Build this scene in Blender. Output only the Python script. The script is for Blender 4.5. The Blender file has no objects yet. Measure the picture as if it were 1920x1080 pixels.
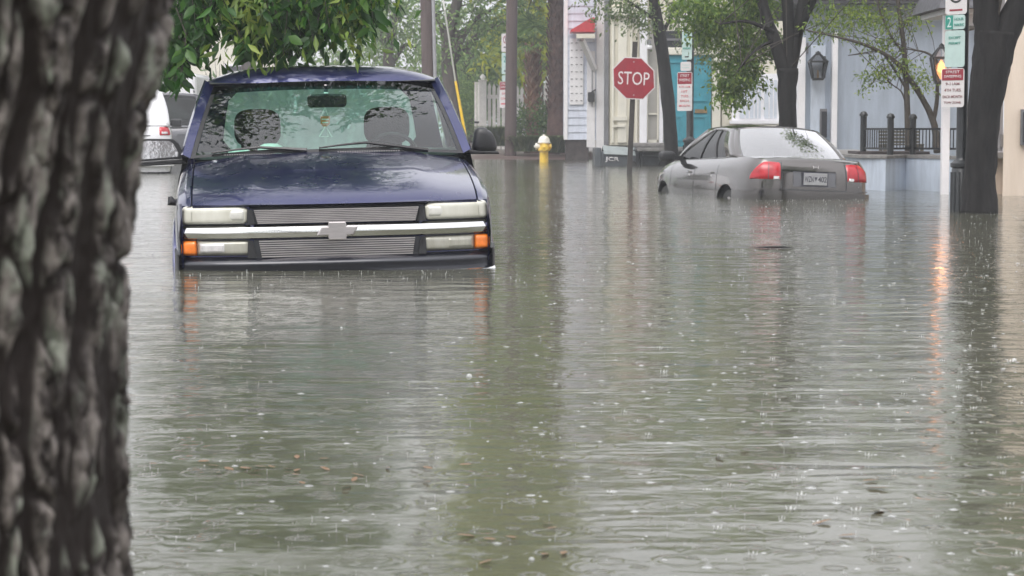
import bpy, bmesh, math, random
import numpy as np
from mathutils import Vector, Matrix
R = math.radians
random.seed(7)
SC = bpy.context.scene
COL = SC.collection

# ------------------------------------------------------------------ camera, sky, sun, exposure
F = 4000.0                        # focal length in photo pixels (1920 wide)
HC = 0.855                        # camera height above the flood water
PITCH = math.atan(300 / F)
cam = bpy.data.cameras.new('camera')
cam.sensor_width = 36.0
cam.lens = 36.0 * F / 1920
cam.clip_start = 0.05
cam.clip_end = 2000
cam.dof.use_dof = True
cam.dof.focus_distance = 14.0
cam.dof.aperture_fstop = 11.0
camo = bpy.data.objects.new('camera', cam)
COL.objects.link(camo)
camo.location = (0, 0, HC)
camo.rotation_euler = (math.pi / 2 - PITCH, 0, 0)
SC.camera = camo

SUN_EL, SUN_AZ = R(58), R(200)
world = bpy.data.worlds.new('World')
SC.world = world
world.use_nodes = True
wn = world.node_tree.nodes
wl = world.node_tree.links
wn.clear()
wo = wn.new('ShaderNodeOutputWorld')
wb = wn.new('ShaderNodeBackground')
ws = wn.new('ShaderNodeTexSky')
ws.sky_type = 'NISHITA'
ws.sun_disc = False
ws.sun_elevation = SUN_EL
ws.sun_rotation = SUN_AZ
ws.air_density = 1.0
ws.dust_density = 6.0
ws.ozone_density = 1.0
wh = wn.new('ShaderNodeHueSaturation')       # an overcast sky is nearly grey
wh.inputs['Saturation'].default_value = 0.22
wl.new(ws.outputs[0], wh.inputs['Color'])
wtc = wn.new('ShaderNodeTexCoord')            # cloud deck: brighter overhead than at the horizon
wsp_ = wn.new('ShaderNodeSeparateXYZ')
wl.new(wtc.outputs['Generated'], wsp_.inputs[0])
wmr = wn.new('ShaderNodeMapRange')
wmr.inputs['From Min'].default_value = 0.0; wmr.inputs['From Max'].default_value = 1.0
wmr.inputs['To Min'].default_value = 4.8; wmr.inputs['To Max'].default_value = 8.6
wl.new(wsp_.outputs['Z'], wmr.inputs['Value'])
wcl = wn.new('ShaderNodeCombineColor')
wl.new(wmr.outputs[0], wcl.inputs[0]); wl.new(wmr.outputs[0], wcl.inputs[1])
wm_ = wn.new('ShaderNodeMath'); wm_.operation = 'MULTIPLY'; wm_.inputs[1].default_value = 1.05
wl.new(wmr.outputs[0], wm_.inputs[0]); wl.new(wm_.outputs[0], wcl.inputs[2])
wmx = wn.new('ShaderNodeMix'); wmx.data_type = 'RGBA'; wmx.inputs[0].default_value = 0.65
wl.new(wh.outputs[0], wmx.inputs[6]); wl.new(wcl.outputs[0], wmx.inputs[7])
wl.new(wmx.outputs[2], wb.inputs['Color'])
wb.inputs['Strength'].default_value = 0.15
wl.new(wb.outputs[0], wo.inputs['Surface'])

sl = bpy.data.lights.new('sun', 'SUN')
sl.energy = 0.7
sl.angle = R(40)
sl.color = (1.0, 0.97, 0.93)
so = bpy.data.objects.new('sun', sl)
COL.objects.link(so)
so.rotation_euler = (R(90) - SUN_EL, 0, math.pi - SUN_AZ)
so.location = (0, 0, 60)

SC.view_settings.view_transform = 'Standard'
SC.view_settings.look = 'None'
SC.view_settings.exposure = 0.95
SC.view_settings.gamma = 1.0
cy = SC.cycles
cy.use_denoising = True
cy.max_bounces = 8
cy.transparent_max_bounces = 24
cy.volume_bounces = 0
cy.caustics_reflective = False
cy.caustics_refractive = False
cy.sample_clamp_indirect = 6.0

# ------------------------------------------------------------------ helpers
def P(px, py, d):
    """world point seen at photo pixel (px, py) at distance d along +Y"""
    u = (px - 960) / F
    v = (540 - py) / F
    c, s = math.cos(PITCH), math.sin(PITCH)
    dx, dy, dz = u, c + v * s, -s + v * c
    t = d / dy
    return Vector((dx * t, d, HC + dz * t))

def lin(r, g, b):
    f = lambda c: c / 12.92 if c <= 0.04045 else ((c + 0.055) / 1.055) ** 2.4
    return (f(r / 255), f(g / 255), f(b / 255), 1)

OFFS = {}
def root_of(o):
    while o.parent:
        o = o.parent
    return o

def thing(name, label, cat, loc=(0, 0, 0), rot=(0, 0, 0), group=None, off=None, scale=1.0):
    """Empty at the base of a thing; off = subtracted from the coordinates its parts are built in"""
    o = bpy.data.objects.new(name, None)
    o.empty_display_size = 0.2
    COL.objects.link(o)
    o.location = loc
    o.rotation_euler = rot
    o.scale = (scale,) * 3
    tag(o, label, cat, group)
    OFFS[o.name] = Vector(loc) if off is None else Vector(off)
    return o

def tag(o, label, cat, group=None, kind=None):
    if label: o['label'] = label
    if cat: o['category'] = cat
    if group: o['group'] = group
    if kind: o['kind'] = kind
    return o

def link_mesh(name, me, mat, parent=None, smooth=True, angle=40, bevel=0, subsurf=0, solid=0):
    me.materials.clear()
    me.materials.append(mat)
    if smooth:
        me.polygons.foreach_set('use_smooth', [True] * len(me.polygons))
        if not subsurf:
            me.set_sharp_from_angle(angle=R(angle))
    o = bpy.data.objects.new(name, me)
    COL.objects.link(o)
    if parent is not None:
        o.parent = parent
    if solid:
        m = o.modifiers.new('solid', 'SOLIDIFY'); m.thickness = solid; m.offset = -1
    if bevel:
        m = o.modifiers.new('bevel', 'BEVEL'); m.width = bevel; m.segments = 2; m.limit_method = 'ANGLE'
    if subsurf:
        m = o.modifiers.new('sub', 'SUBSURF'); m.levels = subsurf; m.render_levels = subsurf
    return o

class MB:
    def __init__(self):
        self.v, self.f = [], []
    def add(self, vs, fs):
        n = len(self.v)
        self.v += [tuple(p) for p in vs]
        self.f += [tuple(i + n for i in f) for f in fs]
        return self
    def box(self, x0, x1, y0, y1, z0, z1):
        vs = [(x, y, z) for x in (x0, x1) for y in (y0, y1) for z in (z0, z1)]
        return self.add(vs, [(0, 1, 3, 2), (4, 6, 7, 5), (0, 4, 5, 1), (2, 3, 7, 6), (0, 2, 6, 4), (1, 5, 7, 3)])
    def bar(self, p, q, w, h=None, up=(0, 0, 1)):
        h = w if h is None else h
        p, q, up = Vector(p), Vector(q), Vector(up)
        d = (q - p).normalized()
        if abs(d.dot(up)) > 0.98: up = Vector((0, 1, 0))
        s = d.cross(up).normalized() * (w / 2)
        t = s.cross(d).normalized() * (h / 2)
        vs = [p - s - t, p - s + t, p + s + t, p + s - t, q - s - t, q - s + t, q + s + t, q + s - t]
        return self.add(vs, [(0, 1, 2, 3), (7, 6, 5, 4), (0, 4, 5, 1), (1, 5, 6, 2), (2, 6, 7, 3), (3, 7, 4, 0)])
    def tube(self, pts, rad, n=8, cap=True, wob=0.0, seed=0):
        pts = [Vector(p) for p in pts]
        if not isinstance(rad, (list, tuple)): rad = [rad] * len(pts)
        rg = random.Random(seed)
        rings, prev = [], None
        for i, p in enumerate(pts):
            a, b = pts[max(0, i - 1)], pts[min(len(pts) - 1, i + 1)]
            d = (b - a).normalized()
            if prev is None:
                s = d.cross(Vector((0, 0, 1)) if abs(d.z) < 0.9 else Vector((0, 1, 0))).normalized()
            else:
                s = (prev - d * prev.dot(d)).normalized()
            prev = s
            t = d.cross(s)
            rings.append([p + (s * math.cos(2 * math.pi * k / n) + t * math.sin(2 * math.pi * k / n)) * rad[i] * (1 + wob * rg.uniform(-1, 1)) for k in range(n)])
        vs = [q for r in rings for q in r]
        fs = [(i * n + k, i * n + (k + 1) % n, (i + 1) * n + (k + 1) % n, (i + 1) * n + k) for i in range(len(pts) - 1) for k in range(n)]
        if cap:
            fs += [tuple(range(n))[::-1], tuple((len(pts) - 1) * n + k for k in range(n))]
        return self.add(vs, fs)
    def lathe(self, prof, n=20, c=(0, 0, 0), axis='z'):
        vs = []
        for r, h in prof:
            for k in range(n):
                a = 2 * math.pi * k / n
                x, y = r * math.cos(a), r * math.sin(a)
                q = {'z': (x, y, h), 'y': (x, h, y), 'x': (h, x, y)}[axis]
                vs.append((q[0] + c[0], q[1] + c[1], q[2] + c[2]))
        fs = [(i * n + k, i * n + (k + 1) % n, (i + 1) * n + (k + 1) % n, (i + 1) * n + k) for i in range(len(prof) - 1) for k in range(n)]
        fs += [tuple(range(n))[::-1], tuple((len(prof) - 1) * n + k for k in range(n))]
        return self.add(vs, fs)
    def grid(self, fn, nu, nv):
        vs = [fn(i / nu, j / nv) for i in range(nu + 1) for j in range(nv + 1)]
        w = nv + 1
        return self.add(vs, [(i * w + j, (i + 1) * w + j, (i + 1) * w + j + 1, i * w + j + 1) for i in range(nu) for j in range(nv)])
    def prism(self, poly, fn, d0, d1):
        """poly in (a,b); fn(a,b,depth)->xyz"""
        n = len(poly)
        vs = [fn(a, b, d0) for a, b in poly] + [fn(a, b, d1) for a, b in poly]
        return self.add(vs, [tuple(range(n)), tuple(range(2 * n - 1, n - 1, -1))] + [(i, i + n, (i + 1) % n + n, (i + 1) % n) for i in range(n)])
    def ring(self, outer, inner):
        n = len(outer)
        return self.add(list(outer) + list(inner), [(i, (i + 1) % n, (i + 1) % n + n, i + n) for i in range(n)])
    def build(self, name, mat, parent=None, smooth=True, normals=True, **k):
        off = OFFS[root_of(parent).name] if parent is not None else Vector((0, 0, 0))
        me = bpy.data.meshes.new(name)
        me.from_pydata([(x - off.x, y - off.y, z - off.z) for x, y, z in self.v], [], self.f)
        if normals:
            bm = bmesh.new(); bm.from_mesh(me)
            bmesh.ops.remove_doubles(bm, verts=bm.verts, dist=1e-5)
            bmesh.ops.recalc_face_normals(bm, faces=bm.faces)
            bm.to_mesh(me); bm.free()
        me.update()
        return link_mesh(name, me, mat, parent, smooth, **k)

def np_mesh(name, verts, faces, mat, parent=None, smooth=False):
    off = OFFS[root_of(parent).name] if parent is not None else Vector((0, 0, 0))
    verts = np.asarray(verts, dtype=np.float32) - np.array(off, dtype=np.float32)
    faces = np.asarray(faces, dtype=np.int32)
    k = faces.shape[1]
    me = bpy.data.meshes.new(name)
    me.vertices.add(len(verts)); me.vertices.foreach_set('co', verts.ravel())
    me.loops.add(faces.size); me.loops.foreach_set('vertex_index', faces.ravel())
    me.polygons.add(len(faces))
    me.polygons.foreach_set('loop_start', np.arange(0, faces.size, k, dtype=np.int32))
    me.polygons.foreach_set('loop_total', np.full(len(faces), k, dtype=np.int32))
    me.update(); me.validate()
    return link_mesh(name, me, mat, parent, smooth, angle=180)

def copy_tree(o, parent=None):
    c = o.copy(); COL.objects.link(c)
    if parent is not None: c.parent = parent
    if o.name in OFFS: OFFS[c.name] = OFFS[o.name]
    for ch in list(o.children): copy_tree(ch, c)
    return c

def text(s, w, h, cx, y, cz, mat, parent, name='lettering', ext=0.002, bold=0.0):
    """words on the plane y (facing -y), fitted to w x h, centred at (cx, cz) in the parent's local frame"""
    cu = bpy.data.curves.new(name, 'FONT')
    cu.body = s; cu.size = 1.0; cu.resolution_u = 3; cu.offset = bold
    to = bpy.data.objects.new(name, cu); COL.objects.link(to)
    me = bpy.data.meshes.new_from_object(to.evaluated_get(bpy.context.evaluated_depsgraph_get()))
    bpy.data.objects.remove(to); bpy.data.curves.remove(cu)
    co = np.zeros(len(me.vertices) * 3, dtype=np.float32); me.vertices.foreach_get('co', co)
    co = co.reshape(-1, 3)
    mn, mx = co.min(0), co.max(0)
    sx, sz = w / (mx[0] - mn[0]), h / (mx[1] - mn[1])
    out = np.stack([(co[:, 0] - (mn[0] + mx[0]) / 2) * sx + cx, np.full(len(co), y), (co[:, 1] - (mn[1] + mx[1]) / 2) * sz + cz], 1)
    me.vertices.foreach_set('co', out.ravel().astype(np.float32))
    me.update(); me.name = name
    return link_mesh(name, me, mat, parent, False, solid=ext)

# ------------------------------------------------------------------ materials
def nodes(m):
    m.use_nodes = True
    t = m.node_tree
    b = t.nodes.get('Principled BSDF')
    return t.nodes, t.links, b

def mat(name, col, rough=0.5, metal=0.0, var=0.0, scale=8.0, bump=0.0, bscale=40.0, coat=0.0, spec=0.5, stretch=(1, 1, 1), col2=None, emit=None, estr=0.0, coords='Object', detail=4.0):
    m = bpy.data.materials.new(name)
    n, l, b = nodes(m)
    b.inputs['Base Color'].default_value = col
    b.inputs['Roughness'].default_value = rough
    b.inputs['Metallic'].default_value = metal
    b.inputs['Coat Weight'].default_value = coat
    b.inputs['Coat Roughness'].default_value = 0.04
    b.inputs['Specular IOR Level'].default_value = spec
    if emit:
        b.inputs['Emission Color'].default_value = emit
        b.inputs['Emission Strength'].default_value = estr
    tc = mp = None
    if var or bump or col2:
        tc = n.new('ShaderNodeTexCoord'); mp = n.new('ShaderNodeMapping')
        mp.inputs['Scale'].default_value = stretch
        l.new(tc.outputs[coords], mp.inputs['Vector'])
    if var or col2:
        nz = n.new('ShaderNodeTexNoise'); nz.inputs['Scale'].default_value = scale; nz.inputs['Detail'].default_value = detail
        nz.inputs['Roughness'].default_value = 0.62
        l.new(mp.outputs[0], nz.inputs['Vector'])
        cr = n.new('ShaderNodeValToRGB')
        cr.color_ramp.elements[0].position = 0.32
        cr.color_ramp.elements[1].position = 0.68
        if col2:
            c0, c1 = col, col2
        else:
            c0 = tuple(c * (1 - var) for c in col[:3]) + (1,)
            c1 = tuple(min(1, c * (1 + var)) for c in col[:3]) + (1,)
        cr.color_ramp.elements[0].color = c0
        cr.color_ramp.elements[1].color = c1
        l.new(nz.outputs['Fac'], cr.inputs[0])
        l.new(cr.outputs[0], b.inputs['Base Color'])
    if bump:
        nb = n.new('ShaderNodeTexNoise'); nb.inputs['Scale'].default_value = bscale; nb.inputs['Detail'].default_value = 5
        l.new(mp.outputs[0], nb.inputs['Vector'])
        bp = n.new('ShaderNodeBump'); bp.inputs['Strength'].default_value = min(1.0, bump); bp.inputs['Distance'].default_value = 0.02
        l.new(nb.outputs['Fac'], bp.inputs['Height'])
        l.new(bp.outputs[0], b.inputs['Normal'])
    return m

def wet_paint(name, col, metal=0.5, rough=0.28, dirt=0.12, beads=0.25, dents=0.09):
    """car paint under a clear coat with rain beads on it"""
    m = mat(name, col, rough, metal, coat=1.0)
    n, l, b = nodes(m)
    tc = n.new('ShaderNodeTexCoord')
    vo = n.new('ShaderNodeTexVoronoi'); vo.inputs['Scale'].default_value = 120
    l.new(tc.outputs['Object'], vo.inputs['Vector'])
    mr = n.new('ShaderNodeMapRange'); mr.inputs['From Min'].default_value = 0.0; mr.inputs['From Max'].default_value = 0.32
    mr.inputs['To Min'].default_value = 1; mr.inputs['To Max'].default_value = 0
    l.new(vo.outputs['Distance'], mr.inputs['Value'])
    nz = n.new('ShaderNodeTexNoise'); nz.inputs['Scale'].default_value = 7; nz.inputs['Detail'].default_value = 5
    l.new(tc.outputs['Object'], nz.inputs['Vector'])
    bp = n.new('ShaderNodeBump'); bp.inputs['Strength'].default_value = beads; bp.inputs['Distance'].default_value = 0.002
    l.new(mr.outputs[0], bp.inputs['Height'])
    bp2 = n.new('ShaderNodeBump'); bp2.inputs['Strength'].default_value = dents; bp2.inputs['Distance'].default_value = 0.012
    l.new(nz.outputs['Fac'], bp2.inputs['Height']); l.new(bp.outputs[0], bp2.inputs['Normal'])
    l.new(bp2.outputs[0], b.inputs['Coat Normal'])
    mr2 = n.new('ShaderNodeMapRange'); mr2.inputs['From Min'].default_value = 0.35; mr2.inputs['From Max'].default_value = 0.7
    mr2.inputs['To Min'].default_value = rough; mr2.inputs['To Max'].default_value = rough + dirt
    l.new(nz.outputs['Fac'], mr2.inputs['Value']); l.new(mr2.outputs[0], b.inputs['Roughness'])
    return m

def glass(name, tint, refl=1.0, drops=0.15, fog=0.0):
    m = bpy.data.materials.new(name)
    n, l, b = nodes(m)
    n.remove(b)
    out = n['Material Output']
    tr = n.new('ShaderNodeBsdfTransparent'); tr.inputs[0].default_value = tint
    gl = n.new('ShaderNodeBsdfGlossy'); gl.inputs['Roughness'].default_value = 0.02
    fr = n.new('ShaderNodeFresnel'); fr.inputs['IOR'].default_value = 1.52
    mu = n.new('ShaderNodeMath'); mu.operation = 'MULTIPLY'; mu.inputs[1].default_value = refl; mu.use_clamp = True
    tc = n.new('ShaderNodeTexCoord')
    mp = n.new('ShaderNodeMapping'); mp.inputs['Scale'].default_value = (1, 0.4, 0.4)
    nz = n.new('ShaderNodeTexNoise'); nz.inputs['Scale'].default_value = 22; nz.inputs['Detail'].default_value = 4
    bp = n.new('ShaderNodeBump'); bp.inputs['Strength'].default_value = drops; bp.inputs['Distance'].default_value = 0.01
    l.new(tc.outputs['Object'], mp.inputs[0]); l.new(mp.outputs[0], nz.inputs['Vector']); l.new(nz.outputs['Fac'], bp.inputs['Height'])
    l.new(bp.outputs[0], gl.inputs['Normal']); l.new(bp.outputs[0], fr.inputs['Normal'])
    mx = n.new('ShaderNodeMixShader')
    l.new(fr.outputs[0], mu.inputs[0]); l.new(mu.outputs[0], mx.inputs[0])
    if fog:                                       # breath and rain film: part of the light is scattered
        tl = n.new('ShaderNodeBsdfTranslucent'); tl.inputs[0].default_value = (.75, .88, .84, 1)
        fx = n.new('ShaderNodeMixShader')
        n2 = n.new('ShaderNodeTexNoise'); n2.inputs['Scale'].default_value = 5; n2.inputs['Detail'].default_value = 4; l.new(mp.outputs[0], n2.inputs['Vector'])
        fr2 = n.new('ShaderNodeMapRange'); fr2.inputs['From Min'].default_value = .3; fr2.inputs['From Max'].default_value = .7; fr2.inputs['To Min'].default_value = fog * .6; fr2.inputs['To Max'].default_value = min(1, fog * 1.4)
        l.new(n2.outputs['Fac'], fr2.inputs['Value']); l.new(fr2.outputs[0], fx.inputs[0])
        l.new(tr.outputs[0], fx.inputs[1]); l.new(tl.outputs[0], fx.inputs[2]); l.new(fx.outputs[0], mx.inputs[1])
    else:
        l.new(tr.outputs[0], mx.inputs[1])
    l.new(gl.outputs[0], mx.inputs[2])
    l.new(mx.outputs[0], out.inputs['Surface'])
    return m

def leafmat(name, c0, c1, c2, trans=0.35, rough=0.45):
    m = bpy.data.materials.new(name)
    n, l, b = nodes(m)
    out = n['Material Output']
    ge = n.new('ShaderNodeNewGeometry')
    cr = n.new('ShaderNodeValToRGB')
    e = cr.color_ramp.elements
    e[0].position = 0.0; e[0].color = c0
    e[1].position = 1.0; e[1].color = c2
    k = e.new(0.66); k.color = c1
    l.new(ge.outputs['Random Per Island'], cr.inputs[0])
    l.new(cr.outputs[0], b.inputs['Base Color'])
    b.inputs['Roughness'].default_value = rough
    tl = n.new('ShaderNodeBsdfTranslucent')
    l.new(cr.outputs[0], tl.inputs[0])
    mx = n.new('ShaderNodeMixShader'); mx.inputs[0].default_value = trans
    l.new(b.outputs[0], mx.inputs[1]); l.new(tl.outputs[0], mx.inputs[2])
    l.new(mx.outputs[0], out.inputs['Surface'])
    return m

def g(r, gg, b): return (r, gg, b, 1)
M = {}
M['navy'] = wet_paint('navy_paint', g(0.008, 0.0125, 0.078), 0.6, 0.27, 0.05, 0.12, 0.025)
M['navydark'] = wet_paint('dark_valance', g(0.003, 0.004, 0.012), 0.3, 0.3)  # bumper cover alone, darker than the navy body
M['silver'] = wet_paint('pewter_paint', g(0.108, 0.099, 0.093), 1.0, 0.15, 0.04, 0.02, 0.01)
M['suvwhite'] = wet_paint('white_paint', g(0.75, 0.75, 0.77), 0.0, 0.3)
M['suvgrey'] = wet_paint('grey_paint', g(0.09, 0.09, 0.10), 0.4, 0.3)
M['chrome'] = mat('chrome', g(0.78, 0.78, 0.78), 0.13, 1.0, bump=0.02, bscale=12)
M['alum'] = mat('brushed_aluminium', g(0.46, 0.43, 0.43), 0.38, 0.9, var=0.15, scale=6, stretch=(1, 8, 8))
M['blacktrim'] = mat('black_plastic', g(0.014, 0.014, 0.016), 0.4, var=0.3, scale=20)
M['blackrubber'] = mat('black_rubber', g(0.02, 0.02, 0.02), 0.7, bump=0.1)
M['dash'] = mat('charcoal_vinyl', g(0.05, 0.055, 0.055), 0.7, var=0.2, scale=10)
M['cloth'] = mat('seat_cloth', g(0.018, 0.018, 0.018), 0.9, var=0.3, scale=40, bump=0.3, bscale=90)
M['lens'] = mat('hazed_lens', g(0.50, 0.49, 0.41), 0.22, 0.0, coat=0.6, col2=g(0.66, 0.65, 0.58), scale=7, stretch=(1, 1, 0.3))
M['lens2'] = mat('lens_reflector', g(0.66, 0.65, 0.60), 0.15, 0.2, coat=0.8, var=0.12, scale=14)
M['lensgrey'] = mat('smoked_lens', g(0.28, 0.27, 0.22), 0.25, 0.2, coat=0.6, col2=g(0.44, 0.43, 0.37), scale=9, stretch=(1, 1, 0.3))
M['amber'] = mat('amber_lens', g(0.85, 0.20, 0.01), 0.2, 0.0, coat=0.7, var=0.15, scale=20)
M['redlens'] = mat('red_lens', g(0.40, 0.006, 0.015), 0.2, 0.0, coat=0.35, var=0.2, scale=12)
M['clearlens'] = mat('clear_lens', g(0.62, 0.60, 0.60), 0.2, 0.3, coat=0.6, var=0.2, scale=30)
M['windscreen'] = glass('windscreen_glass', g(0.60, 0.88, 0.79), 1.8, 0.010)
M['foggy'] = glass('fogged_rear_glass', g(0.62, 0.87, 0.78), 1.0, 0.06, fog=0.5)
M['carglass'] = glass('tinted_car_glass', g(0.13, 0.16, 0.15), 0.9, 0.06)
M['backglass'] = glass('wet_rear_glass', g(0.50, 0.55, 0.55), 5.6, 0.03)
M['tintband'] = glass('tint_band_glass', g(0.05, 0.13, 0.15), 0.8, 0.02)
M['mirrorglass'] = mat('mirror_glass', g(0.9, 0.9, 0.92), 0.04, 1.0, bump=0.01)
M['whiteplastic'] = mat('white_fabric', g(0.78, 0.80, 0.76), 0.8, var=0.06)
M['orangeprint'] = mat('orange_print', g(0.65, 0.22, 0.08), 0.6, var=0.1)
M['platewhite'] = mat('plate_white', g(0.30, 0.30, 0.31), 0.5, var=0.12, scale=12)
M['platedark'] = mat('plate_dark', g(0.03, 0.03, 0.045), 0.5, var=0.2)
M['stopred'] = mat('sign_red', g(0.25, 0.007, 0.02), 0.45, var=0.15, scale=5, coat=0.15)
M['signwhite'] = mat('sign_white', g(0.64, 0.61, 0.61), 0.4, var=0.07, scale=6)
M['signpink'] = mat('sign_letters_red', g(0.55, 0.10, 0.12), 0.5, var=0.1)
M['signbrown'] = mat('sign_letters_brown', g(0.20, 0.07, 0.07), 0.5, var=0.1)
M['signgreen'] = mat('sign_green', g(0.02, 0.26, 0.20), 0.4, var=0.1)
M['signmint'] = mat('sign_mint', g(0.45, 0.58, 0.55), 0.4, var=0.1, scale=5)
M['signblack'] = mat('sign_black', g(0.02, 0.02, 0.02), 0.5, var=0.1)
M['signback'] = mat('sign_back_metal', g(0.4, 0.4, 0.4), 0.4, 0.7, var=0.1)
M['blackpost'] = mat('black_iron', g(0.012, 0.014, 0.016), 0.38, var=0.3, scale=20, bump=0.1)
M['stoppost'] = mat('dark_steel_post', g(0.032, 0.026, 0.024), 0.5, var=0.4, scale=14)
M['pole'] = mat('weathered_pole_wood', g(0.055, 0.036, 0.034), 0.75, col2=g(0.105, 0.075, 0.07), scale=10, stretch=(1, 1, 0.08), bump=0.5, bscale=30)
M['conduit'] = mat('grey_conduit', g(0.34, 0.34, 0.36), 0.5, 0.3, var=0.1)
M['wire'] = mat('galvanised_wire', g(0.42, 0.42, 0.38), 0.5, 0.5, var=0.1)
M['yellow'] = mat('yellow_plastic', g(0.78, 0.50, 0.03), 0.45, var=0.12)
M['hydyellow'] = mat('hydrant_yellow', g(0.78, 0.52, 0.06), 0.4, var=0.15, scale=14, coat=0.3)
M['hydwhite'] = mat('hydrant_white', g(0.72, 0.70, 0.64), 0.45, var=0.12, scale=14)
M['fencewhite'] = mat('fence_white', g(0.86, 0.84, 0.80), 0.6, var=0.1, scale=4)
M['clap'] = mat('clapboard_white', g(0.60, 0.64, 0.74), 0.55, var=0.11, scale=8, stretch=(1, 1, .15))
M['trimwhite'] = mat('trim_white', g(0.78, 0.77, 0.79), 0.5, var=0.05, scale=3)
M['cream'] = mat('cream_boards', g(0.60, 0.565, 0.47), 0.6, var=0.16, scale=7, stretch=(1, 1, .12))
M['creamtrim'] = mat('cream_trim', g(0.68, 0.65, 0.56), 0.55, var=0.06, scale=3)
M['taupe'] = mat('taupe_panel', g(0.36, 0.345, 0.315), 0.6, var=0.08, scale=3)
M['greytrim'] = mat('grey_recess', g(0.16, 0.16, 0.17), 0.6, var=0.15, scale=3)
M['brickdark'] = mat('dark_foundation', g(0.055, 0.045, 0.045), 0.8, var=0.35, scale=6)
M['awning'] = mat('red_awning', g(0.52, 0.045, 0.06), 0.5, var=0.15, scale=6)
M['teal'] = mat('teal_door_paint', g(0.045, 0.27, 0.34), 0.45, var=0.12, scale=4)
M['dark'] = mat('dark_recess', g(0.02, 0.022, 0.028), 0.5, var=0.2)
M['brass'] = mat('brass', g(0.4, 0.27, 0.14), 0.35, 0.8, var=0.2)
M['blinds'] = mat('pale_blinds', g(0.56, 0.60, 0.66), 0.5, var=0.08, scale=4)
M['blue'] = mat('pale_blue_stucco', g(0.35, 0.40, 0.475), 0.75, var=0.15, scale=5, stretch=(1, 1, .15), bump=0.15, bscale=30)
M['bluewall'] = mat('pale_blue_plaster', g(0.54, 0.60, 0.69), 0.7, var=0.16, scale=6, stretch=(1, 1, .2), bump=0.15, bscale=25)
M['stonecap'] = mat('grey_stone_cap', g(0.21, 0.20, 0.19), 0.7, var=0.3, scale=9, bump=0.2)
M['tan'] = mat('tan_stucco', g(0.62, 0.51, 0.41), 0.75, col2=g(0.73, 0.62, 0.52), scale=4, stretch=(1, 1, .15), bump=0.15, bscale=30)
M['shingle'] = mat('roof_shingle', g(0.09, 0.09, 0.10), 0.8, var=0.35, scale=14)
M['cart'] = mat('cart_grey_plastic', g(0.075, 0.085, 0.095), 0.45, var=0.15, scale=6)
M['cartlid'] = mat('cart_lid_grey', g(0.24, 0.27, 0.27), 0.4, var=0.12, scale=6)
M['benchwood'] = mat('bench_wood', g(0.10, 0.09, 0.065), 0.7, var=0.3, scale=12, stretch=(0.1, 1, 1))
M['lampglass'] = glass('lantern_glass', g(0.75, 0.75, 0.75), 1.0, 0.05)
M['lampglow'] = mat('lantern_flame', g(0.9, 0.5, 0.2), 0.5, emit=g(1.0, 0.36, 0.14), estr=0.95)
M['bark'] = mat('wet_dark_bark', spec=0.2, col=g(0.004, 0.0035, 0.0035), rough=0.7, col2=g(0.018, 0.016, 0.0155), scale=14, stretch=(1, 1, 0.22), bump=0.9, bscale=16)
M['barkb'] = mat('brown_bark', g(0.04, 0.032, 0.028), 0.8, col2=g(0.10, 0.085, 0.075), scale=9, stretch=(1, 1, 0.2), bump=0.9, bscale=14)
M['palmdark'] = mat('palm_trunk_brown', g(0.055, 0.03, 0.026), 0.85, col2=g(0.13, 0.075, 0.062), scale=6, bump=0.6, bscale=18)
M['palmred'] = mat('palm_trunk_red', g(0.14, 0.062, 0.04), 0.85, col2=g(0.27, 0.13, 0.085), scale=6, bump=0.6, bscale=18)
M['boot'] = mat('palm_boot', g(0.16, 0.085, 0.06), 0.85, col2=g(0.34, 0.22, 0.15), scale=5)
M['leafdark'] = leafmat('leaf_deep_green', g(0.014, 0.055, 0.009), g(0.042, 0.145, 0.02), g(0.15, 0.31, 0.045), 0.5, 0.35)
M['leafmid'] = leafmat('leaf_mid_green', g(0.045, 0.11, 0.025), g(0.10, 0.20, 0.04), g(0.22, 0.34, 0.08), 0.4)
M['leafyel'] = leafmat('leaf_yellow_green', g(0.09, 0.16, 0.025), g(0.20, 0.30, 0.045), g(0.38, 0.46, 0.08), 0.45)
M['leafsage'] = leafmat('leaf_sage', g(0.06, 0.11, 0.035), g(0.13, 0.19, 0.06), g(0.24, 0.30, 0.10), 0.4)
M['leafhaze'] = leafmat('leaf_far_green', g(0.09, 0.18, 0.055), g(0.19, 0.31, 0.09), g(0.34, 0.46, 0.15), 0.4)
M['leaffresh'] = leafmat('leaf_fresh_green', g(0.055, 0.12, 0.02), g(0.15, 0.25, 0.035), g(0.30, 0.40, 0.07), 0.45)
M['leaflime'] = leafmat('leaf_lime_green', g(0.24, 0.29, 0.02), g(0.46, 0.52, 0.04), g(0.62, 0.64, 0.07), 0.5)
M['grassleaf'] = leafmat('blade_green', g(0.05, 0.085, 0.03), g(0.10, 0.14, 0.05), g(0.18, 0.22, 0.09), 0.3)
M['litter'] = leafmat('leaf_litter', g(0.10, 0.055, 0.02), g(0.2, 0.11, 0.045), g(0.32, 0.24, 0.09), 0.1)
M['twig'] = mat('twig_brown', g(0.06, 0.05, 0.04), 0.8, var=0.3, scale=20)

# ------------------------------------------------------------------ ground and water
def ground_z(x, y):
    t = max(0.0, min(1.0, (y - 49) / 13))
    z = -0.5 + 0.62 * t * t * (3 - 2 * t)
    if x < -6:                                    # the street carries on to the left, under water
        k = min(1.0, (-6 - x) / 3)
        z = z * (1 - k) + k * (-0.5 + 0.75 * max(0.0, min(1.0, (y - 66) / 10)))
    if y > 62: z += min(0.5, (y - 62) * 0.012)
    return z

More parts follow.
